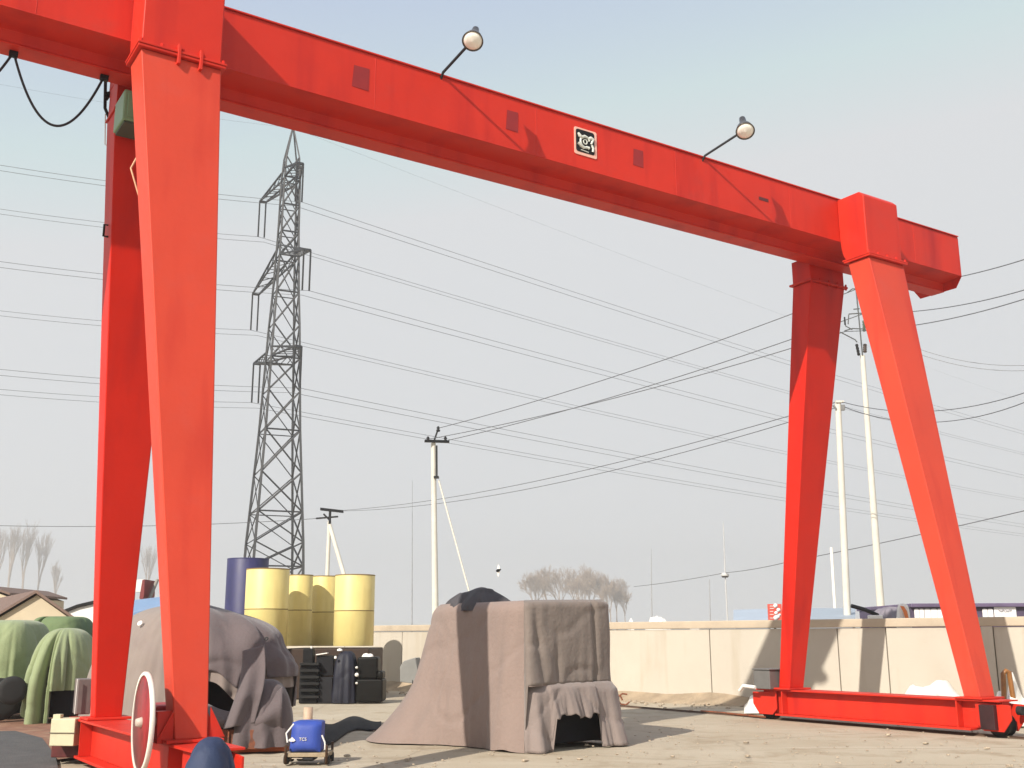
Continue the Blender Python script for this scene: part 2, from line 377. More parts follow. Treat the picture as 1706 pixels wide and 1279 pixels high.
def carriage(t, o0, o1, tag_near=True):
    """I-section end carriage lying on its wheels, along the rail"""
    w = .17
    m = MB()
    m.box(t-.10, t+.10, -o1, -o0, .12, ZF-.028)
    c = cb(m, 'end_carriage', RED, bevel=.006)
    m = MB(); m.box(t-.26, t+.26, -o1-.05, -o0+.05, ZF-.026, ZF); cb(m, 'top_flange', RED, parent=c, bevel=.004)
    m = MB(); m.box(t-.26, t+.26, -o1+.5, -o0-.42, .085, .118); cb(m, 'bottom_flange', RED, parent=c, bevel=.004)
    for o in (o0+.62, o1-.72):
        for sd_ in (-1, 1):
            m = MB(); a = t+sd_*.102
            m.prism([l(a, o, .122), l(a+sd_*.145, o, .122), l(a+sd_*.145, o, ZF-.03), l(a, o, ZF-.03)], (0, .025, 0)); cb(m, 'stiffener', RED, parent=c)
    for o, sg in ((o0, -1), (o1, 1)):      # bogie housing with wheel, buffer
        m = MB()
        for a in (-.20, .17):
            P = [(o-sg*.42, .20), (o-sg*.30, .09), (o+sg*.05, .09), (o+sg*.20, .28), (o+sg*.20, .50), (o-sg*.42, .535)]
            m.prism([l(t+a, oo, z) for oo, z in (P if sg > 0 else P[::-1])], (.03, 0, 0))
        b = cb(m, 'wheel_housing', DKRED if (t < 5 and sg < 0) else RED, bevel=.006)
        m = MB(); m.lathe([(.0, -.10), (.05, -.10), (.19, -.10), (.19, -.085), (.165, -.08), (.165, .08), (.19, .085), (.19, .10), (.05, .10), (0, .10)], l(t, o-sg*.1, .19), (1, 0, 0), 28); cb(m, 'wheel', BLACKM, parent=b)
        m = MB(); m.tube([l(t, o+sg*.2, .42), l(t, o+sg*.30, .42)], .07, 14); cb(m, 'buffer', RUBBER, parent=b)
    return c
cR = carriage(TR, -2.40, 2.75); cL = carriage(.05, -2.35, 2.9)
# the rails they run on
for t, a, b in ((TR, -9, 9), (.05, -4.2, 9)):
    m = MB(); P = [l(t-.06, a, .0), l(t+.06, a, .0), l(t+.06, a, .015), l(t+.012, a, .03), l(t+.03, a, .05), l(t-.03, a, .05), l(t-.012, a, .03), l(t-.06, a, .015)]
    m.prism([crane.matrix_basis @ Vector(p) if False else cw(p[0], -p[1], p[2]-.022) for p in P], Nn*(b-a)); r_ = m.build('crane_rail', mat('rail_steel', (.13, .085, .06), .5, .3, 8))
    tag(r_, 'brown steel rail in the ground under the far right carriage' if t > 5 else 'brown steel rail in the ground under the left carriage', 'rail', 'crane rails')
# right frame motor box and brackets
m = MB(); m.box(TR-.40, TR+.02, 1.93, 2.36, ZF+.004, ZF+.36); mb = cb(m, 'motor_box', GREYB, bevel=.015)
m = MB(); m.box(TR-.42, TR+.04, 1.91, 2.38, ZF+.363, ZF+.385); cb(m, 'lid', GREYB, parent=mb, bevel=.006)
m = MB(); m.tube([l(TR-.42, -2.3, ZF+.03), l(TR-.42, -2.62, ZF+.05), l(TR-.40, -2.75, ZF-.05)], .035, 8); cb(m, 'conduit', WHITE, parent=mb)
# dark recess box on the near right end
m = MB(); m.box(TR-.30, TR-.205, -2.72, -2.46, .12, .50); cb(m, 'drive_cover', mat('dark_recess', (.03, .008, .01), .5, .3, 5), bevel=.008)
# left frame: cream control box, dark housing, grey panel, green cabinet
def frame_box(px0, py0, px1, py1, t, depth, name, mt, parent=crane, bevel=.012):
    oa, za = ray_frame(px0, py1, t); ob_, zb_ = ray_frame(px1, py0, t)
    o1_, o0_ = max(oa, ob_), min(oa, ob_)
    m = MB(); m.box(t-depth, t, -o1_, -o0_, min(za, zb_), max(za, zb_)); return cb(m, name, mt, parent=parent, bevel=bevel)
def pbox(px0, py0, px1, py1, Y, dep, name, mt, parent, bevel=.012, yaw=0):
    a = at(px0, py1, Y); b = at(px1, py0, Y)
    m = MB(); c = (a+b)/2; hx = (b.x-a.x)/2; hz = (b.z-a.z)/2; e = Vector((math.cos(yaw), math.sin(yaw), 0)); n_ = Vector((-e.y, e.x, 0))
    m.obox(c+n_*dep/2, e*hx, n_*dep/2, (0, 0, hz)); return m.build(name, mt, parent=parent, bevel=bevel)
Yc = L0.y+2.0*.836+.2
hb = pbox(84, 1205, 160, 1262, 14.9, .5, 'drive_housing', DKRED, crane)
cbx = pbox(80, 1197, 127, 1243, 14.62, .25, 'control_box', CREAMB, crane, yaw=-.12)
pbox(80, 1220.3, 127, 1221.2, 14.60, .02, 'lid_seam', mat('seam_dark', (.12, .11, .08), .6), cbx, 0, yaw=-.12)
pbox(88, 1190, 101, 1197, 14.68, .1, 'cable_gland', CREAMB, cbx, .004)
pn = pbox(127, 1131, 154, 1190, 15.1, .34, 'motor_cover', mat('motor_cover_grey', (.15, .12, .115), .5, .1, 5), crane, yaw=.5)
pbox(124, 1131, 129.5, 1190, 14.98, .03, 'cover_edge', WHITE, pn, .004, yaw=.5)
gc_t = -1.36
t0, z0 = ray_plane(204, 197, .12); _, z1 = ray_plane(204, 146, .12)
m = MB(); m.box(t0, t0+.46, -.12, .385, z0, z1); gcab = cb(m, 'electrical_cabinet', GREENB, bevel=.02)
m = MB(); m.box(t0+.03, t0+.43, -.09, .36, z0-.03, z0-.003); cb(m, 'cabinet_base', mat('cabinet_dark', (.05, .07, .05), .6), parent=gcab)
m = MB(); m.box(t0+.05, t0+.41, -.135, -.122, z0+.05, z1-.05); cb(m, 'cabinet_door', GREENB, parent=gcab, bevel=.006)

# small step brackets on the legs
def bracket(t, o, z, dirt, name='step_bracket', mt=DKRED, sx=.07, sz=.15, parent=crane, r=.010):
    m = MB(); m.tube([l(t, o, z), l(t+dirt*sx, o, z), l(t+dirt*sx, o, z-sz), l(t, o, z-sz)], r, 6); return cb(m, name, mt, parent=parent)
bracket(.17, 1.03, 7.95, 1, parent=lgLN); bracket(TR+.49, 1.08, 8.05, 1, parent=crane, sx=.05)
bracket(-.545, -.80, 6.95, -1, mt=BLACKM, parent=lgLF, sx=.08, sz=.16, r=.016)
m = MB(); a = ray_frame(226, 262, -.79)
P = [at(228, 262, 12.9), at(218, 280, 12.85), at(231, 325, 12.9)]; m.tube(P, .013, 6); m.build('bent_rod', mat('primer_rod', (.65, .35, .20), .5), parent=crane)
# collector bracket at the girder beside the left far leg
m = MB(); P = [at(176, 122, 13.6), at(175, 180, 13.6), at(186, 206, 13.6)]; m.tube(P, .024, 6); m.tube([at(174, 155, 13.6), at(188, 154, 13.6)], .02, 6)
m.tube([at(176, 165, 13.6), at(188, 150, 13.7)], .03, 6); m.build('collector_bracket', BLACKM, parent=crane)
m = MB(); m.tube([at(175.5, 190, 13.6), at(175, 240, 13.6), at(182, 246, 13.7)], .008, 6); m.build('bracket_tail', WHITE, parent=crane)
# dark paint plate on left far leg
# lamps standing off the girder's top edge
for px, py, hx, hy, L_, R_ in [(735, 124, 788, 66, 1, 0), (1170, 262, 1241, 216, 1, 1)]:
    t, z = ray_plane(px, py, .60); foot = Vector(l(t, .60, z+.0))
    oo = 1.34 if not R_ else 1.36
    t2, z2 = ray_plane(hx, hy, oo); head = Vector(l(t2, oo, z2))
    lamp_root = MB(); arm_end = head+(foot-head).normalized()*.10
    lamp_root.tube([foot-Vector((0, -.05, .12)), foot+(head-foot)*.06+Vector((0, 0, .0)), arm_end], .022 if not R_ else .020, 8)
    fl = cb(lamp_root, 'floodlight', CABLE)
    # the bell looks down, out and a little back to the camera
    ax = (Vector((-.08, -.60, -.80)) if not R_ else Vector((-.05, -.58, -.80))).normalized()
    ax = Vector((ax.dot(U), -ax.dot(Nn), ax.z))
    s_ = 1.0 if not R_ else 1.05
    m = MB(); m.lathe([(0, -.36*s_), (.052*s_, -.36*s_), (.06*s_, -.22*s_), (.075*s_, -.15*s_), (.125*s_, -.05*s_), (.152*s_, .05*s_), (.157*s_, .07*s_), (.145*s_, .07*s_), (.115*s_, -.03*s_)], head-ax*.02, ax, 28)
    cb(m, 'lamp_shade', CHROME, parent=fl)
    m = MB(); m.lathe([(.142*s_, .045*s_), (.125*s_, .075*s_), (.08*s_, .095*s_), (0, .105*s_)], head-ax*.02, ax, 28); cb(m, 'lamp_glass', GLASSW, parent=fl)
# cable reel on the left carriage
oC, zC = ray_frame(238, 1203, -.42)
reel = MB(); c_ = l(-.42, oC, zC)
reel.lathe([(.0, -.012), (.456, -.012), (.456, .012), (.0, .012)], c_, (1, -.08, 0), 48); rl = cb(reel, 'cable_reel', mat('reel_red', (.26, .014, .018), .5, .3, 4, .1, 12, col2=((.10, .012, .015), 3, .5, .68)))
m = MB(); m.lathe([(.455, -.022), (.48, -.025), (.49, -.015), (.49, .015), (.48, .025), (.455, .022), (.455, -.022)], c_, (1, -.08, 0), 56); cb(m, 'rim', mat('reel_rim_white', (.74, .70, .63), .5, .08, 6), parent=rl)
m = MB(); m.lathe([(0, -.07), (.035, -.07), (.05, -.02), (.05, .28), (0, .28)], c_, (1, 0, 0), 20); cb(m, 'hub', mat('hub_pale', (.5, .42, .36), .5), parent=rl)
m = MB(); m.hexa([l(-.30, oC-.12, ZF), l(-.05, oC-.12, ZF), l(-.05, oC+.12, ZF), l(-.30, oC+.12, ZF)][::-1], [l(-.30, oC-.07, zC+.1), l(-.12, oC-.07, zC+.1), l(-.12, oC+.07, zC+.1), l(-.30, oC+.07, zC+.1)][::-1]); cb(m, 'reel_bracket', RED, parent=rl)
# near-end drive gear between reel and near foot
m = MB(); m.box(-.22, .3, -1.72, -1.05, ZF+.01, ZF+.34); gb = cb(m, 'gear_case', mat('gear_case_red', (.30, .012, .02), .5, .2, 5), bevel=.03)
for k in range(4):
    m = MB(); m.tube([l(-.3, 1.12+k*.17, ZF+.18), l(-.22, 1.12+k*.17, ZF+.18)], .03, 8); cb(m, 'bolt', RED, parent=gb)
# pale dust sheet on carriage top
# trailing festoon cable under the left overhang
a = ray_plane(23, 84, .0); b_ = ray_plane(174, 124, .0)
pts = []
pa, pb = cw(a[0], 0, ZB-.01), cw(b_[0], 0, ZB-.01)
pc = cw(a[0]-1.35, 0, ZB-.01)
m = MB(); m.tube(arc(pa, pb, .84, 30), .016, 8); m.tube(arc(pc, pa, .84, 30), .016, 8); fc = m.build('festoon_cable', CABLE)
tag(fc, 'black trailing cable hanging in loops below the left girder overhang', 'cable')
for p in (pa, pb, pc):
    m = MB(); m.obox(p-Vector((0, 0, .03)), U*.05, Nn*.03, (0, 0, .035)); m.build('cable_clip', BLACKM, parent=fc)

# ------------------------------------------------------------------ draped tarpaulins
class Drape:
    def __init__(s, quad, top, hem=lambda px, f: 0., prof=None, disp=lambda px, f, h, q: 0., exp=5, n=220, seed=0, wr=.03):
        s.quad = [Vector((*p[:2], 0)) for p in quad]; s.top = top; s.hem = hem; s.disp = disp; s.seed = seed; s.wr = wr
        s.prof = prof or (lambda h: 1.)
        A, B, C, D = s.quad; s.c = (A+B+C+D)/4
        raw = []
        for i in range(4000):
            th = 2*math.pi*i/4000; x = math.copysign(abs(math.cos(th))**(2/exp), math.cos(th)); y = math.copysign(abs(math.sin(th))**(2/exp), math.sin(th))
            a, b = (x+1)/2, (y+1)/2
            raw.append(A*(1-a)*(1-b)+B*a*(1-b)+C*a*b+D*(1-a)*b)
        ds = [0]
        for i in range(1, 4001): ds.append(ds[-1]+(raw[i % 4000]-raw[i-1]).length)
        s.per = ds[-1]; s.ring = []
        j = 0
        for k in range(n):
            w = s.per*k/n
            while ds[j+1] < w: j += 1
            f = (w-ds[j])/max(1e-9, ds[j+1]-ds[j]); s.ring.append(raw[j].lerp(raw[(j+1) % 4000], f))
        s.n = n
        s.nor = []
        for k in range(n):
            t = (s.ring[(k+1) % n]-s.ring[k-1]).normalized(); s.nor.append(Vector((t.y, -t.x, 0)))
        s.px = [pxof((p.x, p.y, 1))[0] for p in s.ring]
        s.front = [s.nor[k].dot(Vector((s.ring[k].x, s.ring[k].y, 0))) < 0 for k in range(n)]
    def pos(s, k, h, off=0.):
        k %= s.n
        p, nr = s.ring[k], s.nor[k]; px, f = s.px[k], s.front[k]
        zt = s.top(p) if callable(s.top) else s.top
        hz = s.hem(px, f); z = hz+(zt-hz)*h
        sc = s.prof(h)
        q = s.c+(p-s.c)*sc
        arcl = s.per*k/s.n
        wv = s.wr*(1.15-h)*(mnoise.noise(Vector((arcl*3.2, s.seed, h*.6)))+.6*mnoise.noise(Vector((arcl*8, s.seed+9, h*1.1))))
        cz = Vector((arcl*1.1+z*.5, z*1.3-arcl*.35, s.seed*1.7)); wv -= .024*max(0, .12-abs(mnoise.noise(cz)))/.12*(1.1-.6*h)
        wv += .018*mnoise.noise(Vector((p.x*2.2, p.y*2.2, z*2.2+s.seed)))
        q = q+nr*(s.disp(px, f, h, p)+wv+off)
        return Vector((q.x, q.y, z))
    def mesh(s, m, levels=34, cap=True, dome=.0, k0=0, k1=None, skip=None):
        k1 = s.n if k1 is None else k1
        closed = (k1-k0) == s.n
        hs = [1-(i/(levels-1)) for i in range(levels)]
        P = [[s.pos(k, h) for k in range(k0, k1)]+([s.pos(k0, h)] if closed else []) for h in hs]
        if cap:
            T = []
            c = s.c; M = 12
            for i in range(M):
                f = i/M; row = []
                for p in P[0]:
                    q = Vector((c.x, c.y, 0)).lerp(Vector((p.x, p.y, 0)), f); zt = s.top(q) if callable(s.top) else s.top
                    zz = zt+dome*(1-f*f)+.03*mnoise.noise(Vector((q.x*1.8, q.y*1.8, s.seed)))*(1-f**4)
                    if i == M-1: zz = (zz+p.z)/2
                    row.append(Vector((q.x, q.y, zz)))
                T.append(row)
            P = T+P
        m.grid(P[::-1]); return m
gs = lambda x, c, w: math.exp(-((x-c)/w)**2)

# --- the central covered machine
QL, QC, QR, QB = (-1.55, 18.05), (.12, 15.85), (1.62, 17.25), (-.02, 19.4)
tm_ = thing('covered_machine', 'tall boxy machine under a pinkish tarp, dark cloth bundled on top, skirt hitched up', 'covered machine', (.1, 17.6, 0))
def disp_c(px, f, h, p):
    d = 0
    lw = 1-h
    # flare at the left corner
    dl = (Vector((p.x, p.y, 0))-Vector((QL[0], QL[1], 0))).length
    d += .85*math.exp(-(dl/.75)**2)*lw**3.2 + .12*math.exp(-(dl/1.5)**2)*lw
    if f:
        d += .035*gs(px, 882, 7)*min(1, lw*2.5)-.05*gs(px, 893+8*lw, 6)*min(1, lw*2)+.03*gs(px, 905, 8)*lw-.04*gs(px, 928, 5)*gs(h, .25, .3)-.05*gs(px, 991, 4)
        d += .025*gs(px, 800, 60)*math.sin(h*5)+.04*lw**2*gs(px, 840, 30)
    d -= .15*math.exp(-(dl/.5)**2)*max(0, (h-.45)/.55)**2
    d += .02*lw+.16*math.exp(-((Vector((p.x, p.y, 0))-Vector((QC[0], QC[1], 0))).length/.45)**2)*lw**2.5
    if f: d += .03*gs(px-40*lw, 735, 9)*lw-.025*gs(px-25*lw, 752, 8)*lw+.03*gs(px+30*lw, 862, 7)*lw
    # soft shoulder at the top
    return d-.09*max(0, (h-.93)/.07)**2
def hem_c(px, f):
    if f and px > 876: return .90
    return .012+(.03*max(0, gs(px, 850, 12)) if f else 0)
top_c = lambda p: 2.10+.05*max(0, p.x)/1.6
DC = Drape([QC, QR, QB, QL], top_c, hem_c, None, disp_c, exp=7, n=300, seed=3)
m = MB(); DC.mesh(m, 40); m.build('tarpaulin', TARP, parent=tm_)
# right face again, just over the tarp, its shade put into a greyer colour
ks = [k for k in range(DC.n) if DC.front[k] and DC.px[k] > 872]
m = MB(); P = [[DC.pos(k, h, .012) for k in ks] for h in [1-.985*i/30 for i in range(31)]]; m.grid(P[::-1]); m.build('shaded_side', TARPG, parent=tm_, solid=.006)
# a darker cloth bundled on top
bd = Drape([(-.62, 16.85), (.02, 16.75), (-.15, 18.4), (-1.30, 18.0)], lambda p: 2.27+.05*mnoise.noise(Vector((p.x*3, p.y*3, 4))), lambda px, f: 1.98, lambda h: 1-.45*max(0, h)**2.2, lambda px, f, h, p: .0, exp=3, n=160, seed=8, wr=.16)
m = MB(); bd.mesh(m, 10, dome=.05); m.build('dark_bundle', TARPD, parent=tm_)
# lower skirt: gathered cloth, lifted to show the dark machine
def hem_s(px, f):
    if not f: return .02
    if 908 < px < 984: return .47+.03*math.sin(px*.11)+.02*math.sin(px*.37)
    return .015
def disp_s(px, f, h, p):
    lw = 1-h; d = .10+.12*lw
    d += .13*mnoise.noise(Vector((px*.075, 2.2, h*.4)))*lw+.05*mnoise.noise(Vector((px*.22, 5, h*.7)))*lw
    d += .10*gs(px, 886, 10)*lw-.12*gs(px, 878, 4)*lw+.10*gs(px, 1012, 14)*lw-.06*gs(px, 1000, 4)*lw
    return d*min(1, (1-h)*6+.25)
DS = Drape([QC, QR, QB, QL], .93, hem_s, None, disp_s, exp=7, n=360, seed=5, wr=.02)
m = MB(); k_r = [k for k in range(DS.n) if DS.front[k] and DS.px[k] > 874]
k_all = sorted(k_r); k_ext = list(range(k_all[0], k_all[-1]+18))
seg = []
m.grid([[DS.pos(k, 1-i/22) for k in k_ext] for i in range(23)][::-1]); m.build('skirt', mat('skirt_cloth', (.225, .18, .163), .85, .08, 2, .35, 30, sheen=.2), parent=tm_, solid=.008)
m = MB(); cc = DC.c; q4 = [cc+(Vector((*p, 0))-cc)*.86 for p in (QC, QR, QB, QL)]
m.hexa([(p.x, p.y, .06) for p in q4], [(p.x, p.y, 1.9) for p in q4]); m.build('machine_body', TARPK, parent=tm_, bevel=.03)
m = MB()
for (px, py, Y) in ((692, 1116, 17.9),):
    k = min((k for k in range(DC.n) if DC.front[k]), key=lambda k: abs(DC.px[k]-704)); p = DC.pos(k, .42, .012); m.lathe([(.018, 0), (.03, -.004), (.034, 0), (.03, .006), (.018, 0)], p, -DC.nor[k], 16)
m.build('grommet', BLACKM, parent=tm_)

# --- the left covered machine behind the crane legs
tl = thing('covered_machine', 'rounded machine under greyish beige tarp on a rusty base behind left crane legs', 'covered machine', (-5.3, 17.6, 0))
def prof_l(h): return (1-max(0, h)**2.7)**(1/2.7)*.96+.04 if h < 1 else .04
def hem_l(px, f):
    if not f: return .3
    if px < 300: return .02
    if px < 346: return .45
    return .98-.30*gs(px, 398, 26)+.15*gs(px, 440, 20) if px < 440 else .85
def disp_l(px, f, h, p):
    lw = 1-h; d = .06*lw
    if f: d += .05*gs(px, 410, 22)*lw-.07*gs(px, 436, 9)*lw+.04*gs(px, 460, 12)*lw+.03*math.sin(px*.09)*lw+.05*gs(px, 150, 30)*lw
    return d
DL = Drape([(-5.75, 16.25), (-3.22, 16.75), (-4.1, 19.3), (-7.25, 18.6)], lambda p: 2.12 if False else 2.12-.10*max(0, (p.x+4.6)), hem_l, prof_l, disp_l, exp=3.4, n=280, seed=12, wr=.075)
m = MB()
hs = [1-(i/44)**1.6 for i in range(45)]
P = [[DL.pos(k, h) for k in range(DL.n)]+[DL.pos(0, h)] for h in hs]; m.grid(P[::-1]); m.build('tarpaulin', TARPM, parent=tl)
ks = [k for k in range(DL.n) if DL.px[k] > 338 and (DL.front[k] or DL.px[k] > 380)]
ks0 = [k for k in ks if k > DL.n//2]; ks = ks0+[k for k in ks if k <= DL.n//2]
m = MB(); m.grid([[DL.pos(k, 1-.86*(1-h), .05+.09*mnoise.noise(Vector((DL.px[k]*.02, h*3.2, 4)))) for k in ks] for h in hs][::-1]); m.build('shaded_half', TARPP, parent=tl, solid=.008)  # layer over the right half, its half shade put into the darker colour
# dark machine inside
m = MB(); c4 = DL.c; q4 = [c4+(Vector((*p, 0))-c4)*.70 for p in ((-5.75, 16.25), (-3.22, 16.75), (-4.1, 19.3), (-7.25, 18.6))]
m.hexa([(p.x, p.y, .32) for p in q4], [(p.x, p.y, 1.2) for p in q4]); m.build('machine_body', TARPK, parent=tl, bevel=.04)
# second cloth slung low across the opening, and hump at its right end
A_, B_ = at(338, 1168, 16.25), at(452, 1100, 16.3)
P = []
for i in range(26):
    f = i/25; row = []
    for j in range(30):
        g_ = j/29
        px = 335+(470-335)*f; topy = 1166+30*math.sin(f*math.pi)-22*f; boty = 1208+6*math.sin(f*3)+8*f
        y = topy+(boty-topy)*g_
        Yd = 16.2-.16*math.sin(g_*math.pi)-.10*g_+.06*math.sin(f*13+g_*2)*g_
        row.append(at(px, y, Yd))
    P.append(row)
m = MB(); m.grid(P); m.build('slung_cloth', TARPP, parent=tl, solid=.01)
P = []
for i in range(20):       # vertical fall of cloth
    f = i/19; row = []
    for j in range(34):
        g_ = j/33; px = 404+(36*f)-16*g_*(1-f)-12*g_; y = 1074+10*(1-f)+g_*130; Yd = 16.22-.26*min(1, g_*1.6)-.10*math.sin(f*math.pi*2.0)*g_-.09*math.sin(f*math.pi)*g_
        row.append(at(px+6*math.sin(g_*4), y, Yd))
    P.append(row)
m = MB(); m.grid(P); m.build('hanging_fold', TARPP, parent=tl, solid=.01)
hp = Drape([(-4.0, 15.85), (-3.22, 16.05), (-3.2, 16.9), (-3.95, 16.75)], 1.0, lambda px, f: .08, lambda h: (1-h**2.4)**(1/2.4)*.95+.05 if h < 1 else .05, lambda px, f, h, p: .05*(1-h)*math.sin(px*.16), exp=3, n=130, seed=31)
m = MB(); m.grid([[hp.pos(k, 1-(i/24)**1.6) for k in range(hp.n)]+[hp.pos(0, 1-(i/24)**1.6)] for i in range(25)][::-1]); m.build('cloth_hump', TARPP, parent=tl)
# base frame
m = MB(); a, b = gnd(338, 1246), gnd(478, 1243); fwd = Vector((-.05, 1, 0))
a = Vector((-4.70, 16.02, 0)); b = Vector((-3.42, 16.10, 0)); n_ = Vector((-.06, 1, 0))
m.hexa([(-6.2, 16.05, .06), (-3.50, 15.98, .06), (-3.5, 17.2, .06), (-6.2, 17.6, .06)], [(-6.2, 16.05, .33), (-3.50, 15.98, .33), (-3.5, 17.2, .33), (-6.2, 17.6, .33)]); bf = m.build('base_frame', RUST, parent=tl, bevel=.012)
for x in (-4.02, -5.0):
    m = MB(); m.box(x, x+.02, 15.955, 16.02, .08, .31); m.build('rib', RUST, parent=bf)
m = MB(); p = at(233, 1038, 16.9); m.lathe([(.012, 0), (.04, -.004), (.045, 0), (.04, .006), (.012, 0)], at(233, 1038, 16.95), (-.3, -.8, .5), 18); m.build('grommet', WHITE, parent=tl)
m = MB(); p = at(444, 1064, 16.2); m.lathe([(.012, 0), (.026, -.004), (.03, 0), (.026, .006), (.012, 0)], p, (-.1, -.95, .2), 18); m.build('grommet', BLACKM, parent=tl)
# orange plank lying in front
m = MB(); a, b = gnd(345, 1256), gnd(478, 1252); m.obox((a+b)/2+Vector((0, .05, .045)), (b-a)/2, (0, .09, 0), (0, 0, .035)); o = m.build('orange_plank', ORANGE, bevel=.006)
tag(o, 'long orange plank lying on the sand before the rusty base', 'plank')

# black sheet lying between the two machines
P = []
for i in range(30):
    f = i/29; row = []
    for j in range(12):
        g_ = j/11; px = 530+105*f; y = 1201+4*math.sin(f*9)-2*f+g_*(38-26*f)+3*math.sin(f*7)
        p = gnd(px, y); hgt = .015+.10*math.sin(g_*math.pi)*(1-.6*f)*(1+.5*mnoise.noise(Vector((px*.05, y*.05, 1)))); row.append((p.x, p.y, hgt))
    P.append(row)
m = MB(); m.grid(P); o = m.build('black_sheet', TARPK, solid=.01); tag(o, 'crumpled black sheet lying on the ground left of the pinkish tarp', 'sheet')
# debris by the train
for k, (px, py, s_) in enumerate(((655, 1218, .16), (672, 1213, .14))):
    m = MB(); p = gnd(px, py)
    P = [[(p.x+s_*(a/6-.5)*2.2, p.y+s_*(b/6-.5)*1.6, max(.01, .05+.09*mnoise.noise(Vector((a*.7, b*.7, k*5))))) for a in range(7)] for b in range(7)]
    m.grid(P); o = m.build('rag', TARPG if k else TARPD, solid=.008); tag(o, ['crumpled dark rag on the ground by the pinkish tarp\'s left train', 'small taupe rag on the ground by the pinkish tarp\'s left train'][k], 'rag')

# --- green covered machines at far left
def green(name, label, quad, top, hem, prof, disp, seed, mt, exp=3.4, dome=.03, wheels=(), body=True, n=200):
    t_ = thing(name, label, 'covered machine', (sum(p[0] for p in quad)/4, sum(p[1] for p in quad)/4, 0))
    d = Drape(quad, top, hem, prof, disp, exp=exp, n=n, seed=seed, wr=.05)
    m = MB(); hs = [1-(i/34)**1.5 for i in range(35)]
    m.grid([[d.pos(k, h) for k in range(d.n)]+[d.pos(0, h)] for h in hs][::-1]); m.build('tarpaulin', mt, parent=t_)
    if body:
        m = MB(); q4 = [d.c+(Vector((*p, 0))-d.c)*.74 for p in quad]; tt = top if not callable(top) else top(d.c)
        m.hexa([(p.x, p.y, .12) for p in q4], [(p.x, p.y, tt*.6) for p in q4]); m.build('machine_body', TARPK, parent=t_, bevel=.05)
    for (px, py, r, Y, mt_) in wheels:
        p = at(px, py, Y); m = MB(); m.lathe([(0, -.10), (r*.6, -.10), (r*.92, -.09), (r, -.06), (r, .06), (r*.92, .09), (r*.6, .10), (0, .10)], p, (.55, -.83, 0), 28); m.build('wheel', mt_, parent=t_)
    return t_, d
pf = lambda e: (lambda h: (1-h**e)**(1/e)*.95+.05 if h < 1 else .05)
def q_px(xl, xr, Yf, dep):
    a, b = at(xl, 1100, Yf), at(xr, 1100, Yf); return [(a.x, Yf), (b.x, Yf+.15), (b.x+.05, Yf+dep), (a.x-.05, Yf+dep)]
green('covered_machine', 'front green tarp draped in deep folds over a round machine, hem lifted at right', q_px(30, 128, 21.3, 1.6), at(80, 1046, 22).z, lambda px, f: (.02+.30*gs(px, 38, 9) if px < 88 else .62) if f else .3, pf(2.6),
      lambda px, f, h, p: (.16*gs(px, 92, 5)-.30*gs(px, 75, 3.5)-.26*gs(px, 84, 2.5)+.12*gs(px, 62, 8)-.14*gs(px, 50, 2.5)+.08*gs(px, 104, 6)-.10*gs(px, 112, 3)+.08*gs(px, 70, 30))*min(1, (1-h)*1.9) if f else 0, 41, GTARP, 3, wheels=[(20, 1150, .26, 21.2, RUBBER), (104, 1172, .25, 21.9, RUBBER)])
green('covered_machine', 'tall pale green tarp at the left edge hanging straight to the ground', q_px(-60, 27, 22.0, 2.0), at(20, 1032, 22.6).z, lambda px, f: .35+.12*math.sin(px*.2) if f else .2, pf(4.2),
      lambda px, f, h, p: ((.04*gs(px, 22, 4)-.06*gs(px, 15, 3)))*(1-h) if f else 0, 43, GTARP, 4, wheels=[(-2, 1165, .40, 21.7, RUBBER)])
green('covered_machine', 'rear dark green tarp over a squarish machine before the gabled shed', q_px(28, 118, 24.2, 1.6), at(80, 1026, 24.6).z, lambda px, f: .25, pf(6),
      lambda px, f, h, p: -.16*gs(px, 50, 3), 47, mat('mid_green_tarp', (.135, .19, .085), .8, .12, 2, .3, 24), 4)

# --- bits at the lower left
p = gnd(121, 1262); m = MB()
P = [[(p.x+.15*math.cos(a*.449)*math.sin(b*.35), p.y+.13*math.sin(a*.449)*math.sin(b*.35), .09-.10*math.cos(b*.35)+.02*mnoise.noise(Vector((a, b, 0)))) for a in range(15)] for b in range(10)]
m.grid(P[::-1]); o = m.build('stone', PALEST); tag(o, 'pale rounded stone lying under the dark red drive housing', 'stone')
nv = Drape([(-2.88, 9.8), (-2.48, 9.8), (-2.46, 10.4), (-2.92, 10.4)], at(352, 1229, 10).z, lambda px, f: .01, pf(2.6), lambda px, f, h, p: .03*(1-h)+.02*math.sin(px*.15)*(1-h), exp=2.8, n=120, seed=61, wr=.02)
m = MB(); m.grid([[nv.pos(k, 1-(i/24)**1.6) for k in range(nv.n)]+[nv.pos(0, 1-(i/24)**1.6)] for i in range(25)][::-1]); o = m.build('covered_toolbox', NAVY)
tag(o, 'rounded thing under a navy cloth at the bottom beside the near left foot', 'covered thing')
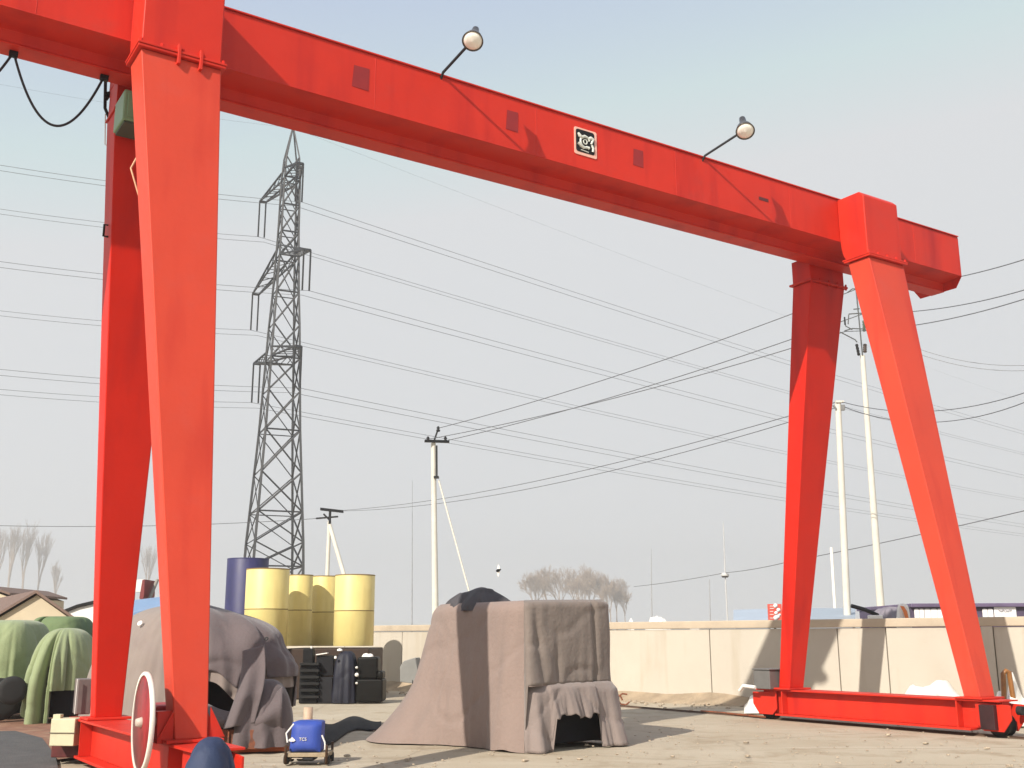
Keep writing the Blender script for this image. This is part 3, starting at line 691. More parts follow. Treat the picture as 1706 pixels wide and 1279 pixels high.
# blue bag on a small trolley
Yb = 14.6
tr = thing('hand_trolley', 'small low trolley with dark frame on the sand carrying the blue bag', 'trolley', (at(510, 1270, Yb).x, Yb, 0))
xl, xr = at(474, 1250, Yb).x, at(547, 1250, Yb).x
zb = at(510, 1253, Yb).z
m = MB(); m.box(xl, xr, Yb, Yb+.42, zb-.06, zb-.01); m.build('deck', mat('deck_ply', (.33, .26, .17), .8, .25, 9), parent=tr, bevel=.006)
m = MB(); m.box(xl+.16, xr-.18, Yb-.02, Yb+.3, .05, zb-.064); m.build('engine_block', BLACKM, parent=tr, bevel=.02)
m = MB(); m.box(xl+.10, xl+.24, Yb-.04, Yb+.1, .08, zb-.07); m.build('tin_can', mat('tin_pale', (.45, .38, .30), .5), parent=tr, bevel=.02)
for x in (xl+.02, xr-.02):
    m = MB(); m.tube([(x, Yb-.015, zb+.09), (x, Yb-.015, .03), (x, Yb+.44, .03), (x, Yb+.44, zb+.09)], .018, 8); m.build('frame', mat('trolley_brown', (.06, .03, .015), .5), parent=tr)
    for y in (Yb+.05, Yb+.37):
        m = MB(); m.lathe([(0, -.03), (.055, -.03), (.065, 0), (.055, .03), (0, .03)], (x, y, .066), (1, 0, 0), 18); m.build('wheel', RUBBER, parent=tr)
bag = thing('bag', 'bright blue square bag with small white lettering standing on the trolley', 'bag', (at(510, 1250, Yb).x, Yb+.1, zb))
a, b = at(481, 1252, Yb+.02), at(536, 1201, Yb+.1)
m = MB(); P = []
W_, H_ = (b.x-a.x), (b.z-zb)
nx, nz = 16, 16
for i in range(nz+1):
    v = i/nz; row = []
    for j in range(nx+1):
        u_ = j/nx; bulge = .07*(1-(2*u_-1)**4)*(1-(2*v-1)**6); ins = .10*v*(1-u_)*.5
        row.append(Vector((a.x+W_*(u_+ins*.8), Yb+.06-bulge+.06*v, zb+H_*v-.018*(2*u_-1)**4*v)))
    P.append(row)
m.grid(P); bk = [[p+Vector((0, .26, 0)) for p in row] for row in P]; m.grid([r[::-1] for r in bk])
ed = [P[0][j] for j in range(nx+1)]+[P[i][nx] for i in range(1, nz+1)]+[P[nz][j] for j in range(nx-1, -1, -1)]+[P[i][0] for i in range(nz-1, -1, -1)]
m.grid([ed, [p+Vector((0, .26, 0)) for p in ed]][::-1]); m.build('bag_body', BLUEB, parent=bag)
m = MB(); m.tube([P[nz-1][1], P[nz//2+2][0]+Vector((-.07, .02, 0)), P[nz//3][0]+Vector((-.04, .02, 0))], .013, 6); m.build('strap', WHITE, parent=bag)
m = MB(); m.tube([P[nz//2+1][nx]+Vector((.01, 0, 0)), P[nz//3][nx]+Vector((.05, .02, 0)), P[1][nx]+Vector((.06, .03, 0))], .012, 6); m.build('strap', WHITE, parent=bag)
cx_, cz_ = a.x+W_*.36, zb+H_*.42
Mx = Matrix.Translation((cx_+.035, Yb+.06-.075+.06*.42-.005, cz_)) @ Matrix.Rotation(math.pi/2, 4, 'X')
textmesh('TCS', .055, 'lettering', WHITE, bag, Mx)
m = MB(); yq = Yb+.06-.075+.06*.42-.004
m.prism([(cx_-.105+.045*x, yq, cz_+.03*z) for x, z in ((-1, -.6), (-.4, -.9), (.5, -.9), (1, -.5), (.7, .1), (.3, .5), (0, 1), (-.3, .4), (-.8, .1))], (0, .004, 0)); m.build('emblem', WHITE, parent=bag)

# pale post by the hump
m = MB(); p = gnd(513, 1200); m.lathe([(.09, 0), (.09, at(513, 1178, p.y).z), (.0, at(513, 1178, p.y).z)], (p.x, p.y, 0), (0, 0, 1), 18); o = m.build('bucket', mat('pale_bucket', (.50, .36, .26), .6, .1, 5)); tag(o, 'pale pinkish bucket standing behind the blue bag', 'bucket')

# ------------------------------------------------------------------ tanks and dark machines
def tank(px0, px1, ytop, ybot, Y, mt, label, seam=.38, group='yellow tanks on the brown base', ybase=None):
    a, b = at(px0, ytop, Y), at(px1, ytop, Y); r = (b.x-a.x)/2; c = (a.x+b.x)/2; zt = a.z; zb_ = at(px0, ybot, Y).z
    t_ = thing('storage_tank', label, 'tank', (c, Y+r*.2, zb_), 0, group)
    H = zt-zb_; sm_ = H*seam
    m = MB(); m.lathe([(r*.985, 0), (r, .01), (r, sm_-.02), (r*1.004, sm_-.012)], (c, Y+r*.2, zb_), (0, 0, 1), 48); m.lathe([(r*1.004, sm_+.012), (r, sm_+.02), (r, H-.02), (r*.985, H), (r*.97, H+.0)], (c, Y+r*.2, zb_), (0, 0, 1), 48); m.build('shell', mt, parent=t_)
    m = MB(); m.lathe([(r*1.004, sm_-.012), (r*.98, sm_-.005), (r*.98, sm_+.005), (r*1.004, sm_+.012)], (c, Y+r*.2, zb_), (0, 0, 1), 48); m.build('seam', mat('seam_brown', (.20, .13, .04), .7), parent=t_)
    m = MB(); m.lathe([(r*.97, H+.004), (r*1.004, H+.008), (r*1.012, H-.006), (r*1.004, H-.022)], (c, Y+r*.2, zb_), (0, 0, 1), 48); m.build('rim', mat('seam_brown', (0, 0, 0)) if mt is not BLUET else mt, parent=t_)
    m = MB(); m.lathe([(r*.972, H-.004), (r*.972, H-.05), (0, H-.035)], (c, Y+r*.2, zb_), (0, 0, 1), 48); m.build('lid', mt, parent=t_)
    return t_
tank(410, 481, 948, 1078, 29.6, YEL, 'leftmost and widest yellow tank, standing before the blue tank', .48)
tank(479, 521, 958, 1076, 31.2, YEL, 'narrow yellow tank right of the widest yellow one', .5)
tank(517, 568, 960, 1076, 32.2, YEL, 'set back yellow tank between the narrow one and the rightmost', .48)
tank(558, 624, 958, 1076, 30.2, YEL, 'rightmost yellow tank with a dark seam round its middle', .49)
tank(378, 446, 931, 1080, 32.6, BLUET, 'dark blue tank taller than the yellow tanks beside it', .30, None)
m = MB(); a, b = at(470, 1090, 30), at(617, 1090, 30); m.box(a.x, b.x, 29.75, 32.9, .0, at(500, 1079, 30).z-.02); o = m.build('tank_plinth', TANKB, bevel=.03); tag(o, 'brown plinth under the yellow and blue tanks', 'plinth')
# finned motor
def pts_box(m, px0, px1, py0, py1, Y, dep): 
    a, b = at(px0, py1, Y), at(px1, py0, Y); m.box(a.x, b.x, Y, Y+dep, max(.0, a.z), b.z)
Ym = 27.6
fm = thing('finned_motor', 'black finned motor standing nearest the left mound, before the tanks', 'motor', (at(515, 1170, Ym).x, Ym, 0))
m = MB(); pts_box(m, 497, 530, 1108, 1174, Ym+.1, .6); m.build('housing', BLACKM, parent=fm, bevel=.03)
m = MB()
for k in range(6): pts_box(m, 499, 531, 1104+k*11, 1108+k*11, Ym, .7)
m.build('fins', mat('fin_grey', (.018, .018, .018), .5, spec=.2), parent=fm)
m = MB(); pts_box(m, 504, 522, 1080, 1106, Ym+.2, .3); m.build('terminal_box', BLACKM, parent=fm, bevel=.02)
pb_ = thing('steel_cabinet', 'dark grey two tier cabinet beside the finned motor', 'cabinet', (at(540, 1170, Ym).x, Ym+.1, 0))
m = MB(); pts_box(m, 526, 556, 1092, 1126, Ym+.25, .6); m.build('upper_box', mat('charcoal_box', (.010, .010, .012), .6, .2, 4, spec=.2), parent=pb_, bevel=.02)
m = MB(); pts_box(m, 529, 554, 1128, 1172, Ym+.12, .7); m.build('lower_box', mat('charcoal_box2', (.016, .016, .019), .6, .2, 4, spec=.2), parent=pb_, bevel=.02)
m = MB(); m.obox(at(537, 1089, Ym+.3), (.14, 0, .02), (0, .12, 0), (0, 0, .012)); o = m.build('paper', PLAST, parent=pb_)
m = MB(); m.tube([at(519, 1100, Ym+.5), at(519, 1076, Ym+.5)], .026, 10); o = m.build('white_pipe', WHITE, parent=pb_)
nb = Drape([(at(553, 1100, Ym).x, Ym), (at(594, 1100, Ym).x, Ym), (at(592, 1100, Ym).x, Ym+.7), (at(555, 1100, Ym).x, Ym+.7)], at(570, 1084, Ym+.3).z, lambda px, f: .01, pf(3.2), lambda px, f, h, p: .02*math.sin(px*.5)*(1-h), exp=3.5, n=100, seed=71, wr=.03)
m = MB(); m.grid([[nb.pos(k, 1-(i/24)**1.6) for k in range(nb.n)]+[nb.pos(0, 1-(i/24)**1.6)] for i in range(25)][::-1]); o = m.build('covered_pump', mat('ink_navy_cloth', (.006, .007, .018), .65, .2, 3, .3, 12)); tag(o, 'upright pump under an ink navy cover between grey cabinet and black gearbox', 'covered pump')
m = MB(); 
m.lathe([(0, .045), (.03, .04), (.035, 0)], at(559, 1096, Ym-.02), (0, -.6, .8), 10); m.lathe([(0, .06), (.06, .04), (.07, 0)], at(566, 1084, Ym+.2), (0, 0, 1), 12); m.build('white_cap', PLAST, parent=o)
gbx = thing('gearbox', 'black stepped gearbox with white knobs, rightmost of the dark machines', 'gearbox', (at(617, 1168, Ym).x, Ym, 0))
m = MB(); pts_box(m, 594, 630, 1094, 1132, Ym+.1, .6); m.build('upper_case', mat('gear_black', (.004, .0037, .003), .5, .4, 6, spec=.2), parent=gbx, bevel=.06)
m = MB(); pts_box(m, 592, 638, 1131, 1170, Ym, .8); pts_box(m, 628, 638, 1118, 1131.5, Ym, .6); m.build('lower_case', mat('gear_black', (0, 0, 0)), parent=gbx, bevel=.05)
m = MB(); m.lathe([(0, .09), (.07, .07), (.12, 0), (.1, -.03)], at(610, 1094, Ym+.3), (0, 0, 1), 14); m.lathe([(0, .08), (.06, .06), (.09, 0), (.07, -.03)], at(617, 1094, Ym+.25), (0, 0, 1), 14); m.build('white_cover', PLAST, parent=gbx)
for py, r in ((1112, .032), (1124, .05), (1138, .03)):
    m = MB(); m.lathe([(0, .05), (r*.8, .035), (r, 0)], at(594.5, py, Ym-.01), (-.3, -.9, 0), 12); m.build('white_knob', PLAST, parent=gbx)

# ------------------------------------------------------------------ boundary wall
GW = -.7254; HW = 1.94
WU = Vector((math.cos(GW), math.sin(GW), 0)); WN = Vector((WU.y, -WU.x, 0)); W0 = Vector((0, 31.5, 0))   # WN faces the yard
def wl(t, d, z): return W0+WU*t+WN*d+Vector((0, 0, z))
def wt_of(px):
    d = ray(px, 1058); k = d.x/d.y; y = W0.y/(1-math.tan(GW)*k); return k*y/math.cos(GW)
wall = thing('boundary_wall', 'long cream rendered wall with a coping across the back of the yard', 'wall', W0, GW)
tA, tB = -26, 24
seams = [tA]+[wt_of(x) for x in (575, 670, 780, 1012, 1182, 1395, 1476, 1655)]+[tB]
for i in range(len(seams)-1):
    a, b = seams[i]+.012, seams[i+1]-.012
    m = MB(); q = lambda z: [wl(a, 0, z), wl(b, 0, z), wl(b, -.22, z), wl(a, -.22, z)]
    m.hexa(q(-.05)[::1], q(HW-.20)); m.build('wall_panel', WALLM, parent=wall, bevel=.008)
m = MB(); m.hexa([wl(tA, -.03, -.05), wl(tB, -.03, -.05), wl(tB, -.19, -.05), wl(tA, -.19, -.05)], [wl(tA, -.03, HW-.2), wl(tB, -.03, HW-.2), wl(tB, -.19, HW-.2), wl(tA, -.19, HW-.2)]); m.build('core', mat('seam_grey', (.16, .14, .11), .9), parent=wall)
m = MB(); m.hexa([wl(tA, .05, HW-.185), wl(tB, .05, HW-.185), wl(tB, -.27, HW-.185), wl(tA, -.27, HW-.185)], [wl(tA, .06, HW), wl(tB, .06, HW), wl(tB, -.28, HW), wl(tA, -.28, HW)]); m.build('coping', COPE, parent=wall, bevel=.02)
for px in (1655,):
    t = wt_of(px)-.02; m = MB(); m.hexa([wl(t-.20, .045, -.05), wl(t+.02, .045, -.05), wl(t+.02, .002, -.05), wl(t-.20, .002, -.05)], [wl(t-.20, .045, HW-.19), wl(t+.02, .045, HW-.19), wl(t+.02, .002, HW-.19), wl(t-.20, .002, HW-.19)]); m.build('pilaster', WALLM, parent=wall, bevel=.01)
# dirt bank heaped against the foot of the wall
P = []
for i in range(120):
    t = tA+(tB-tA)*i/119; row = []
    for j in range(8):
        f = j/7; wob = mnoise.noise(Vector((t*.9, f*2, 0))); row.append(wl(t, .0+f*(.65+.35*mnoise.noise(Vector((t*.5, 3, 0)))), max(-.02, (.20+.10*mnoise.noise(Vector((t*.7, 7, 0))))*(1-f)**1.6+.03*wob*(1-f)-.012*f)))
    P.append(row)
m = MB(); m.grid(P); o = m.build('dirt_bank', DIRT); structure(o)

# white plastic sheeting by the wall behind the right carriage
def sheet(px0, px1, pyt, pyb, label, seed, h=.28):
    P = []
    for i in range(24):
        f = i/23; row = []
        for j in range(10):
            g_ = j/9; p = gnd(px0+(px1-px0)*f, pyb+(pyt-pyb)*0-10*g_)
            zz = h*math.sin(math.pi*min(1, f*1.0))**.6*math.sin(g_*math.pi/1.6)*(.8+.5*mnoise.noise(Vector((f*5, g_*3, seed))))
            row.append((p.x, p.y, max(.02, zz)))
        P.append(row)
    m = MB(); m.grid(P); o = m.build('plastic_sheet', PLAST, solid=.01); tag(o, label, 'plastic sheet'); return o
sheet(1492, 1622, 1140, 1206, 'white plastic sheet heaped behind the right carriage, between its legs', 2, .80)
sheet(1658, 1730, 1120, 1212, 'white plastic sheet at the right edge below the wall', 5, .85)
sheet(1240, 1285, 1138, 1190, 'small white plastic scrap beside the grey motor box', 8, .35)
m = MB(); p = gnd(1682, 1208)
hx = [at(1673, 1170, p.y), at(1671, 1122, p.y), at(1676, 1117, p.y), at(1681, 1119, p.y), at(1689, 1170, p.y)]; m.tube(hx, .045, 10); o = m.build('wooden_hoop', BRASS); tag(o, 'brown narrow hoop standing behind the right end of the carriage', 'hoop')
m = MB(); m.tube([gnd(1168, 1187)+Vector((0, 0, .03)), gnd(1205, 1190)+Vector((0, 0, .03)), gnd(1275, 1197)+Vector((0, 0, .03))], .022, 8); o = m.build('rusty_bar', RUST); tag(o, 'thin rusty bar lying on the ground before the wall', 'bar')
for k, (px, py) in enumerate(((1027, 1152), (1040, 1150))):
    m = MB(); p = gnd(px, py+25); m.tube([p+Vector((.18*math.cos(a*.8+k)*.8, 0, .14+.13*math.sin(a*.8+k))) for a in range(7)], .02, 6); o = m.build('iron_scrap', RUST); tag(o, ['curled rusty scrap nearest the pinkish tarp by the wall', 'curled rusty scrap by the wall, farther from the tarp'][k], 'scrap')
# grey sheet leaning by left wall
a = at(668, 1140, 30); m = MB()
m.prism([at(666, 1136, 27.5), at(666, 1110, 27.5), at(672, 1101, 27.5), at(692, 1095, 27.5), at(700, 1140, 27.5)], (0.1, .25, 0)); o = m.build('grey_block', GREYSH, bevel=.02); tag(o, 'grey slanted block by the wall left of the pinkish tarp', 'block')

rg = random.Random(5); m = MB()
for k in range(650):
    if k % 3 == 0: t = rg.uniform(-6, 14); dd = abs(rg.gauss(0, 1.0))+.3; p = wl(t, dd, 0); s_ = rg.uniform(.012, .05)
    else:
        p = gnd(rg.uniform(300, 1720), 1185+95*rg.random()**.8); s_ = rg.uniform(.006, .02)*(1 if rg.random() < .93 else 2.2)
    a = rg.uniform(0, 6.28); vs8 = []
    for zz, rr in ((-.3, .8), (.35, 1.), (.8, .55)):
        for q in range(5): an = a+q*1.257; vs8.append((p.x+s_*rr*rg.uniform(.8, 1.25)*math.cos(an)*1.2, p.y+s_*rr*rg.uniform(.8, 1.25)*math.sin(an), .012+s_*zz*.7))
    m.add(vs8, [(i*5+j_, i*5+(j_+1) % 5, (i+1)*5+(j_+1) % 5, (i+1)*5+j_) for i in range(2) for j_ in range(5)]+[(10, 11, 12, 13, 14)])
structure(m.build('gravel', mat('gravel_mix', (.38, .31, .23), .95, .5, 30), origin=(0, 0, 0)), 'stuff')

# ------------------------------------------------------------------ beyond the wall
# gabled shed far left
sh = thing('gabled_shed', 'cream gabled shed with a brown roof behind the green tarps', 'shed', (at(70, 1060, 29).x, 29, 0))
Ys = 28.0
ap, el, er = at(62, 988, Ys), at(-62, 1062, Ys), at(152, 1052, Ys)
m = MB(); ec = [(el.x, Ys, 0), (er.x, Ys, 0), (er.x, Ys, er.z-.05), (ap.x, Ys, ap.z-.05), (el.x, Ys, el.z-.05)]
m.prism(ec, (-3.2, 5.0, 0)); m.build('gable_wall', SHEDW, parent=sh)
m = MB(); dv = Vector((-3.25, 5.1, 0))
def slab(m, p, q, th=.07, ov=.12):
    p, q = Vector(p)+Vector((.03, -.14, 0)), Vector(q)+Vector((.03, -.14, 0)); n_ = Vector((0, 0, th)); m.hexa([p, q, q+dv*1.05, p+dv*1.05], [p+n_, q+n_, q+dv*1.05+n_, p+dv*1.05+n_])
slab(m, el, ap+Vector((0, 0, 0))); slab(m, ap, er+Vector((.15, 0, -.08))); m.build('roof', SHEDR, parent=sh)
m = MB(); a, b, c = at(-30, 982, 40), at(14, 992, 40), at(14, 1060, 40)
m.prism([(a.x-5, 40, 0), (c.x, 40, 0), (b.x, 40, b.z-.05), (at(-20, 982, 40).x, 40, at(-20, 982, 40).z), (a.x-5, 40, a.z-1)], (0, 5, 0)); s2 = thing('gabled_shed', 'second cream shed peeping over the first at the left edge', 'shed', (a.x, 40, 0)); m.build('gable_wall', SHEDW, parent=s2)
m = MB(); p, q = at(-20, 979, 39.9), at(16, 991, 39.9); m.hexa([p, q, q+Vector((0, 5.2, 0)), p+Vector((0, 5.2, 0))], [x+Vector((0, 0, .08)) for x in (p, q, q+Vector((0, 5.2, 0)), p+Vector((0, 5.2, 0)))]); m.build('roof', SHEDR, parent=s2)
# white vault-roofed shed
vs = thing('vaulted_shed', 'white shed with a shallow curved dark-edged roof behind the left leg', 'shed', (at(160, 1030, 36).x, 36, 0))
pr_ = [at(100, 1022, 36), at(130, 1010, 36), at(160, 1003, 36), at(200, 1001, 36), at(240, 1004, 36), at(275, 1012, 36)]
m = MB(); m.prism([(pr_[0].x, 36, 0), (pr_[-1].x, 36, 0)]+[(p.x, 36, p.z-.04) for p in pr_[::-1]], (0, 6, 0)); m.build('end_wall', WHITE, parent=vs)
m = MB()
for a, b in zip(pr_, pr_[1:]): m.hexa([a+Vector((0, -.1, -.03)), b+Vector((0, -.1, -.03)), b+Vector((0, 6.1, -.03)), a+Vector((0, 6.1, -.03))], [a+Vector((0, -.1, .06)), b+Vector((0, -.1, .06)), b+Vector((0, 6.1, .06)), a+Vector((0, 6.1, .06))])
m.build('roof', BLACKM, parent=vs)
# blue roof strips between the left legs
b1 = thing('blue_roof_shed', 'low shed with a light blue tin roof seen between the left crane legs', 'shed', (at(245, 1020, 22).x, 23, 0))
a, b, c, d = at(200, 1030, 24), at(300, 1008, 24), at(300, 994, 27), at(205, 1006, 27)
m = MB(); m.hexa([a, b, c, d], [x+Vector((0, 0, .06)) for x in (a, b, c, d)]); m.build('roof', mat('tin_blue', (.16, .27, .45), .4, .15, 3), parent=b1)
m = MB(); m.hexa([(a.x+.1, 24.15, 0), (b.x-.1, 24.15, 0), (c.x-.1, 26.9, 0), (d.x+.1, 26.9, 0)], [(a.x+.1, 24.15, a.z-.01), (b.x-.1, 24.15, b.z-.01), (c.x-.1, 26.9, c.z-.01), (d.x+.1, 26.9, d.z-.01)]); m.build('wall', mat('tin_blue_grey', (.16, .2, .28), .6, .2, 3), parent=b1)
# white hopper with red edge on it
hpz = thing('hopper', 'white hopper with a red edge far behind, between the left crane legs', 'hopper', (at(235, 985, 30).x, 30, 0))
m = MB(); m.prism([at(218, 985, 30), at(222, 966, 30), at(240, 965, 30), at(238, 986, 30)][::-1], (0, .8, 0)); m.build('bin', WHITE, parent=hpz)
m = MB(); m.prism([at(232, 996, 29.9), at(237, 966, 29.9), at(241, 965, 29.9), at(240, 990, 29.9), at(238, 999, 29.9)][::-1], (0, .9, 0)); m.build('red_edge', mat('maroon', (.18, .03, .03), .6), parent=hpz)
m = MB(); m.tube([at(222, 985, 30.4), (at(222, 985, 30.4).x, 30.4, 0)], .06, 8); m.tube([at(237, 985, 30.4), (at(237, 985, 30.4).x, 30.4, 0)], .06, 8); m.tube([at(246, 1005, 30), at(262, 966, 30.6)], .05, 8); m.build('legs', mat('dull_steel', (.25, .23, .2), .6), parent=hpz)

# long building with white panes behind the wall at right
lb = thing('long_building', 'long dark roofed building with white panes and a lettered panel behind the right wall', 'building', (at(1600, 1020, 33).x, 33, 0))
Yl = 33.5
z0, z1 = at(1600, 1036, Yl).z, at(1600, 1005, Yl).z
m = MB(); m.box(at(1518, 1020, Yl).x, at(1760, 1020, Yl).x, Yl, Yl+5, 0, z1-.12); m.build('wall', PURP, parent=lb)
m = MB(); m.box(at(1516, 1020, Yl).x, at(1763, 1020, Yl).x, Yl-.15, Yl+5.2, z1-.115, z1); m.build('roof', mat('purple_roof', (.12, .09, .16), .6, .2, 2), parent=lb, bevel=.02)
def pane(px0, px1, py0, py1):
    m = MB(); a, b = at(px0, py1, Yl), at(px1, py0, Yl); m.prism([Vector((x, Yl-.045, z)) for x, z in ((a.x, a.z), (b.x, a.z), (b.x, b.z-.02), (b.x-.03, b.z), (a.x+.03, b.z), (a.x, b.z-.02))], (0, .03, 0)); return m.build('window_pane', PANE, parent=lb)
for x0, x1 in ((1523.5, 1530), (1532, 1538), (1540.5, 1549), (1551, 1560), (1562, 1571), (1637, 1643.5), (1646, 1653)): pane(x0, x1, 1014, 1029)
pp = pane(1656.5, 1691, 1011, 1029)
m = MB(); xs = [1663, 1666, 1668, 1671, 1673, 1675, 1677, 1679, 1681, 1683, 1685]
for k in range(len(xs)-1):
    p, q = at(xs[k], 1014.5+((k*7) % 5), Yl-.08), at(xs[k+1], 1014.5+((k*5+3) % 6), Yl-.08); m.tube([p, q], .010, 4)
m.build('panel_marks', mat('faint_ink', (.30, .28, .32), .6), parent=pp)
# orange and white sack standing on top of something
sk = thing('printed_sack', 'white sack printed with orange, peeping over the wall right of the tall pole', 'sack', (at(1507, 1020, 28).x, 28, 0))
Yk = 26.5; d_ = Drape([(at(1496, 1000, Yk).x, Yk), (at(1520, 1000, Yk).x, Yk), (at(1520, 1000, Yk).x, Yk+.4), (at(1496, 1000, Yk).x, Yk+.4)], at(1508, 1004.5, Yk).z, lambda px, f: 0, pf(4), lambda px, f, h, p: .01*math.sin(px), exp=4, n=80, seed=81, wr=.015)
m = MB(); m.grid([[d_.pos(k, 1-(i/24)**1.6) for k in range(d_.n)]+[d_.pos(0, 1-(i/24)**1.6)] for i in range(25)][::-1]); m.build('sack_body', PLAST, parent=sk)
m = MB(); P = [at(1500, 1009, Yk-.05), at(1506, 1010, Yk-.06), at(1511, 1018, Yk-.06), at(1514, 1030, Yk-.06), at(1509, 1030, Yk-.06), at(1505, 1018, Yk-.06)]; m.prism(P, (0, .03, 0)); m.build('print', ORNG, parent=sk)
# red sign on a post above the wall
sg = thing('red_sign_board', 'red and white sign board above the wall left of the right far leg', 'sign', (at(1292, 1018, 28).x, 28, 0))
Yg = 28.3; m = MB(); a, b = at(1280.5, 1033, Yg), at(1302, 1006, Yg); m.box(a.x, b.x, Yg, Yg+.05, a.z, b.z); m.build('panel', SIGNR, parent=sg)
m = MB()
for (px, py, r) in ((1292, 1009, .055), (1297, 1016, .05), (1293, 1021, .045), (1292.5, 1029, .06), (1296, 1027, .05), (1299, 1024, .03)):
    m.lathe([(0, .012), (r, .008), (r, 0)], at(px, py, Yg-.001), (0, -1, 0), 14)
for k, py in enumerate((1009, 1013, 1018, 1023, 1029)): a, b = at(1282.5, py+.9, Yg), at(1288+(k % 2), py, Yg); m.box(a.x, b.x, Yg-.012, Yg-.002, a.z, b.z)
m.build('white_print', PANE, parent=sg)
m = MB(); m.tube([(at(1291, 1030, Yg).x, Yg+.09, 0), at(1291, 1012, Yg)+Vector((0, .09, 0))], .03, 8); m.build('post', BLACKM, parent=sg)
# pale blue roofs, dark sheet
def roof_shed(name, label, px0, px1, yb, yt, Y, dep, mt, tilt=0):
    t_ = thing(name, label, 'shed', (at((px0+px1)/2, yb, Y).x, Y, 0))
    a, b = at(px0, yb, Y), at(px1, yb, Y); c, d = at(px1, yt+tilt, Y+dep), at(px0, yt, Y+dep)
    m = MB(); m.hexa([a, b, c, d], [x+Vector((0, 0, .05)) for x in (a, b, c, d)]); m.build('roof', mt, parent=t_)
    m = MB(); i_ = .08; m.hexa([(a.x+i_, Y+i_, 0), (b.x-i_, Y+i_, 0), (c.x-i_, Y+dep-i_, 0), (d.x+i_, Y+dep-i_, 0)], [(a.x+i_, Y+i_, a.z), (b.x-i_, Y+i_, b.z), (c.x-i_, Y+dep-i_, c.z-.01), (d.x+i_, Y+dep-i_, d.z-.01)]); m.build('wall', mat('shed_bluegrey', (.30, .33, .38), .7, .1, 2), parent=t_)
    return t_
roof_shed('blue_roof_shed', 'low pale blue roofed shed over the wall, left of the red sign', 1222, 1285, 1036, 1018, 36, 4, mat('pale_blue_grey_roof', (.36, .42, .50), .5, .08, 1.5), -2)
roof_shed('blue_roof_shed', 'pale blue roof between the right far leg and the lower concrete pole', 1318, 1425, 1035, 1015, 38, 5, BLUEROOF)
dk = Drape([(at(1408, 1020, 30).x, 28), (at(1476, 1020, 30).x, 28), (at(1474, 1020, 31).x, 29.2), (at(1410, 1020, 31).x, 29.2)], lambda p: at(1440, 1012, 28).z+.12*mnoise.noise(Vector((p.x*1.5, p.y, 3))), lambda px, f: 0, pf(4), lambda px, f, h, p: .03*math.sin(px*.3), exp=3, n=120, seed=91)
m = MB(); m.grid([[dk.pos(k, 1-(i/24)**1.6) for k in range(dk.n)]+[dk.pos(0, 1-(i/24)**1.6)] for i in range(25)][::-1]); o = m.build('covered_stack', mat('plum_grey_sheet', (.20, .18, .21), .7, .15, 2, .3, 10)); tag(o, 'stack under a plum grey sheet behind the wall at the concrete poles\' feet', 'covered stack')
m = MB(); m.tube([at(1418, 1009, 27.8), at(1440, 1015, 27.8), at(1463, 1025, 27.8)], .05, 8); m.build('roll', BLACKM, parent=o)
m = MB(); m.obox(at(1458, 1028, 27.7), (.18, 0, 0), (0, .05, 0), (0, 0, .05)); m.build('white_patch', PLAST, parent=o, bevel=.02)
# white rubble heaps over the wall
for k, (px0, px1, yt, lab) in enumerate(((1044, 1060, 1029, 'small white heap over the wall nearest the pinkish tarp'), (1064, 1130, 1026, 'long low white heap showing over the wall, in the middle'), (1145, 1170, 1034, 'flat white heap over the wall, right of the long one'))):
    Yq = 34+k; nq = 30; P = []
    for i in range(nq+1):
        f = i/nq; px = px0+(px1-px0)*f; row = []
        zt = at(px, yt+6*abs(mnoise.noise(Vector((px*.13, k, 1))))-4*gs(px, 1083, 5), Yq).z*(math.sin(math.pi*min(max(f, .03), .97)))**.25
        for j in range(11):
            g_ = j/10; row.append(Vector((at(px, 1040, Yq).x, Yq-1+2*g_, max(0, zt*math.sin(math.pi*g_)**.5*(1+.04*mnoise.noise(Vector((px*.5, g_*6, k))))))))
        P.append(row)
    m = MB(); m.grid(P); o = m.build('rubble_heap', PLAST); tag(o, lab, 'heap')

# ------------------------------------------------------------------ poles and lines
def pole(label, pxb, pyb, pxt, pyt, Y, r0, r1, parts=()):
    b, t = at(pxb, pyb, Y), at(pxt, pyt, Y)
    d = (t-b); b0 = b+d*((-.0-b.z)/d.z)
    root = thing('utility_pole', label, 'utility pole', b0)
    m = MB(); m.tube([b0, t], [r0, r1], 16); m.build('shaft', CONC, parent=root)
    return root, t
pA, tA_ = pole('slim pale pole with a crossarm and a stay wire behind the pinkish tarp', 725, 990, 722, 738, 60, .19, .13)
m = MB(); m.obox(at(728, 735, 59.9), Vector((.66, .25, .02)), Vector((-.03, .09, 0)), (0, 0, .07)); m.build('crossarm', BLACKM, parent=pA)
for px, py in ((713, 733), (742, 733), (730, 716)):
    m = MB(); m.lathe([(.0, .0), (.09, .0), (.12, .08), (.06, .14), (.10, .2), (.05, .30), (0, .32)], at(px, py, 60)-Vector((0, 0, .1)), (0, 0, 1), 12); m.build('insulator', BLACKM, parent=pA)
m = MB(); m.tube([tA_, at(730, 714, 60)], .05, 8); m.build('top_pin', BLACKM, parent=pA)
m = MB(); m.tube([at(727.5, 742, 59.8), at(727.8, 795, 59.8)], .05, 6); m.build('conduit', BLACKM, parent=pA)
m = MB(); a_, b_ = at(731, 800, 59.8), at(783, 990, 58.5); m.tube([a_, a_+(b_-a_)*(a_.z/(a_.z-b_.z))], .05, 8); m.build('stay', CONC, parent=pA)
m = MB(); m.obox(at(727, 795, 59.8), (.14, 0, 0), (0, .2, 0), (0, 0, .05)); m.build('clamp', BLACKM, parent=pA)
pB, tB_ = pole('short pale pole with a slanting brace behind the yellow tanks', 545, 965, 549, 868, 75, .15, .13)
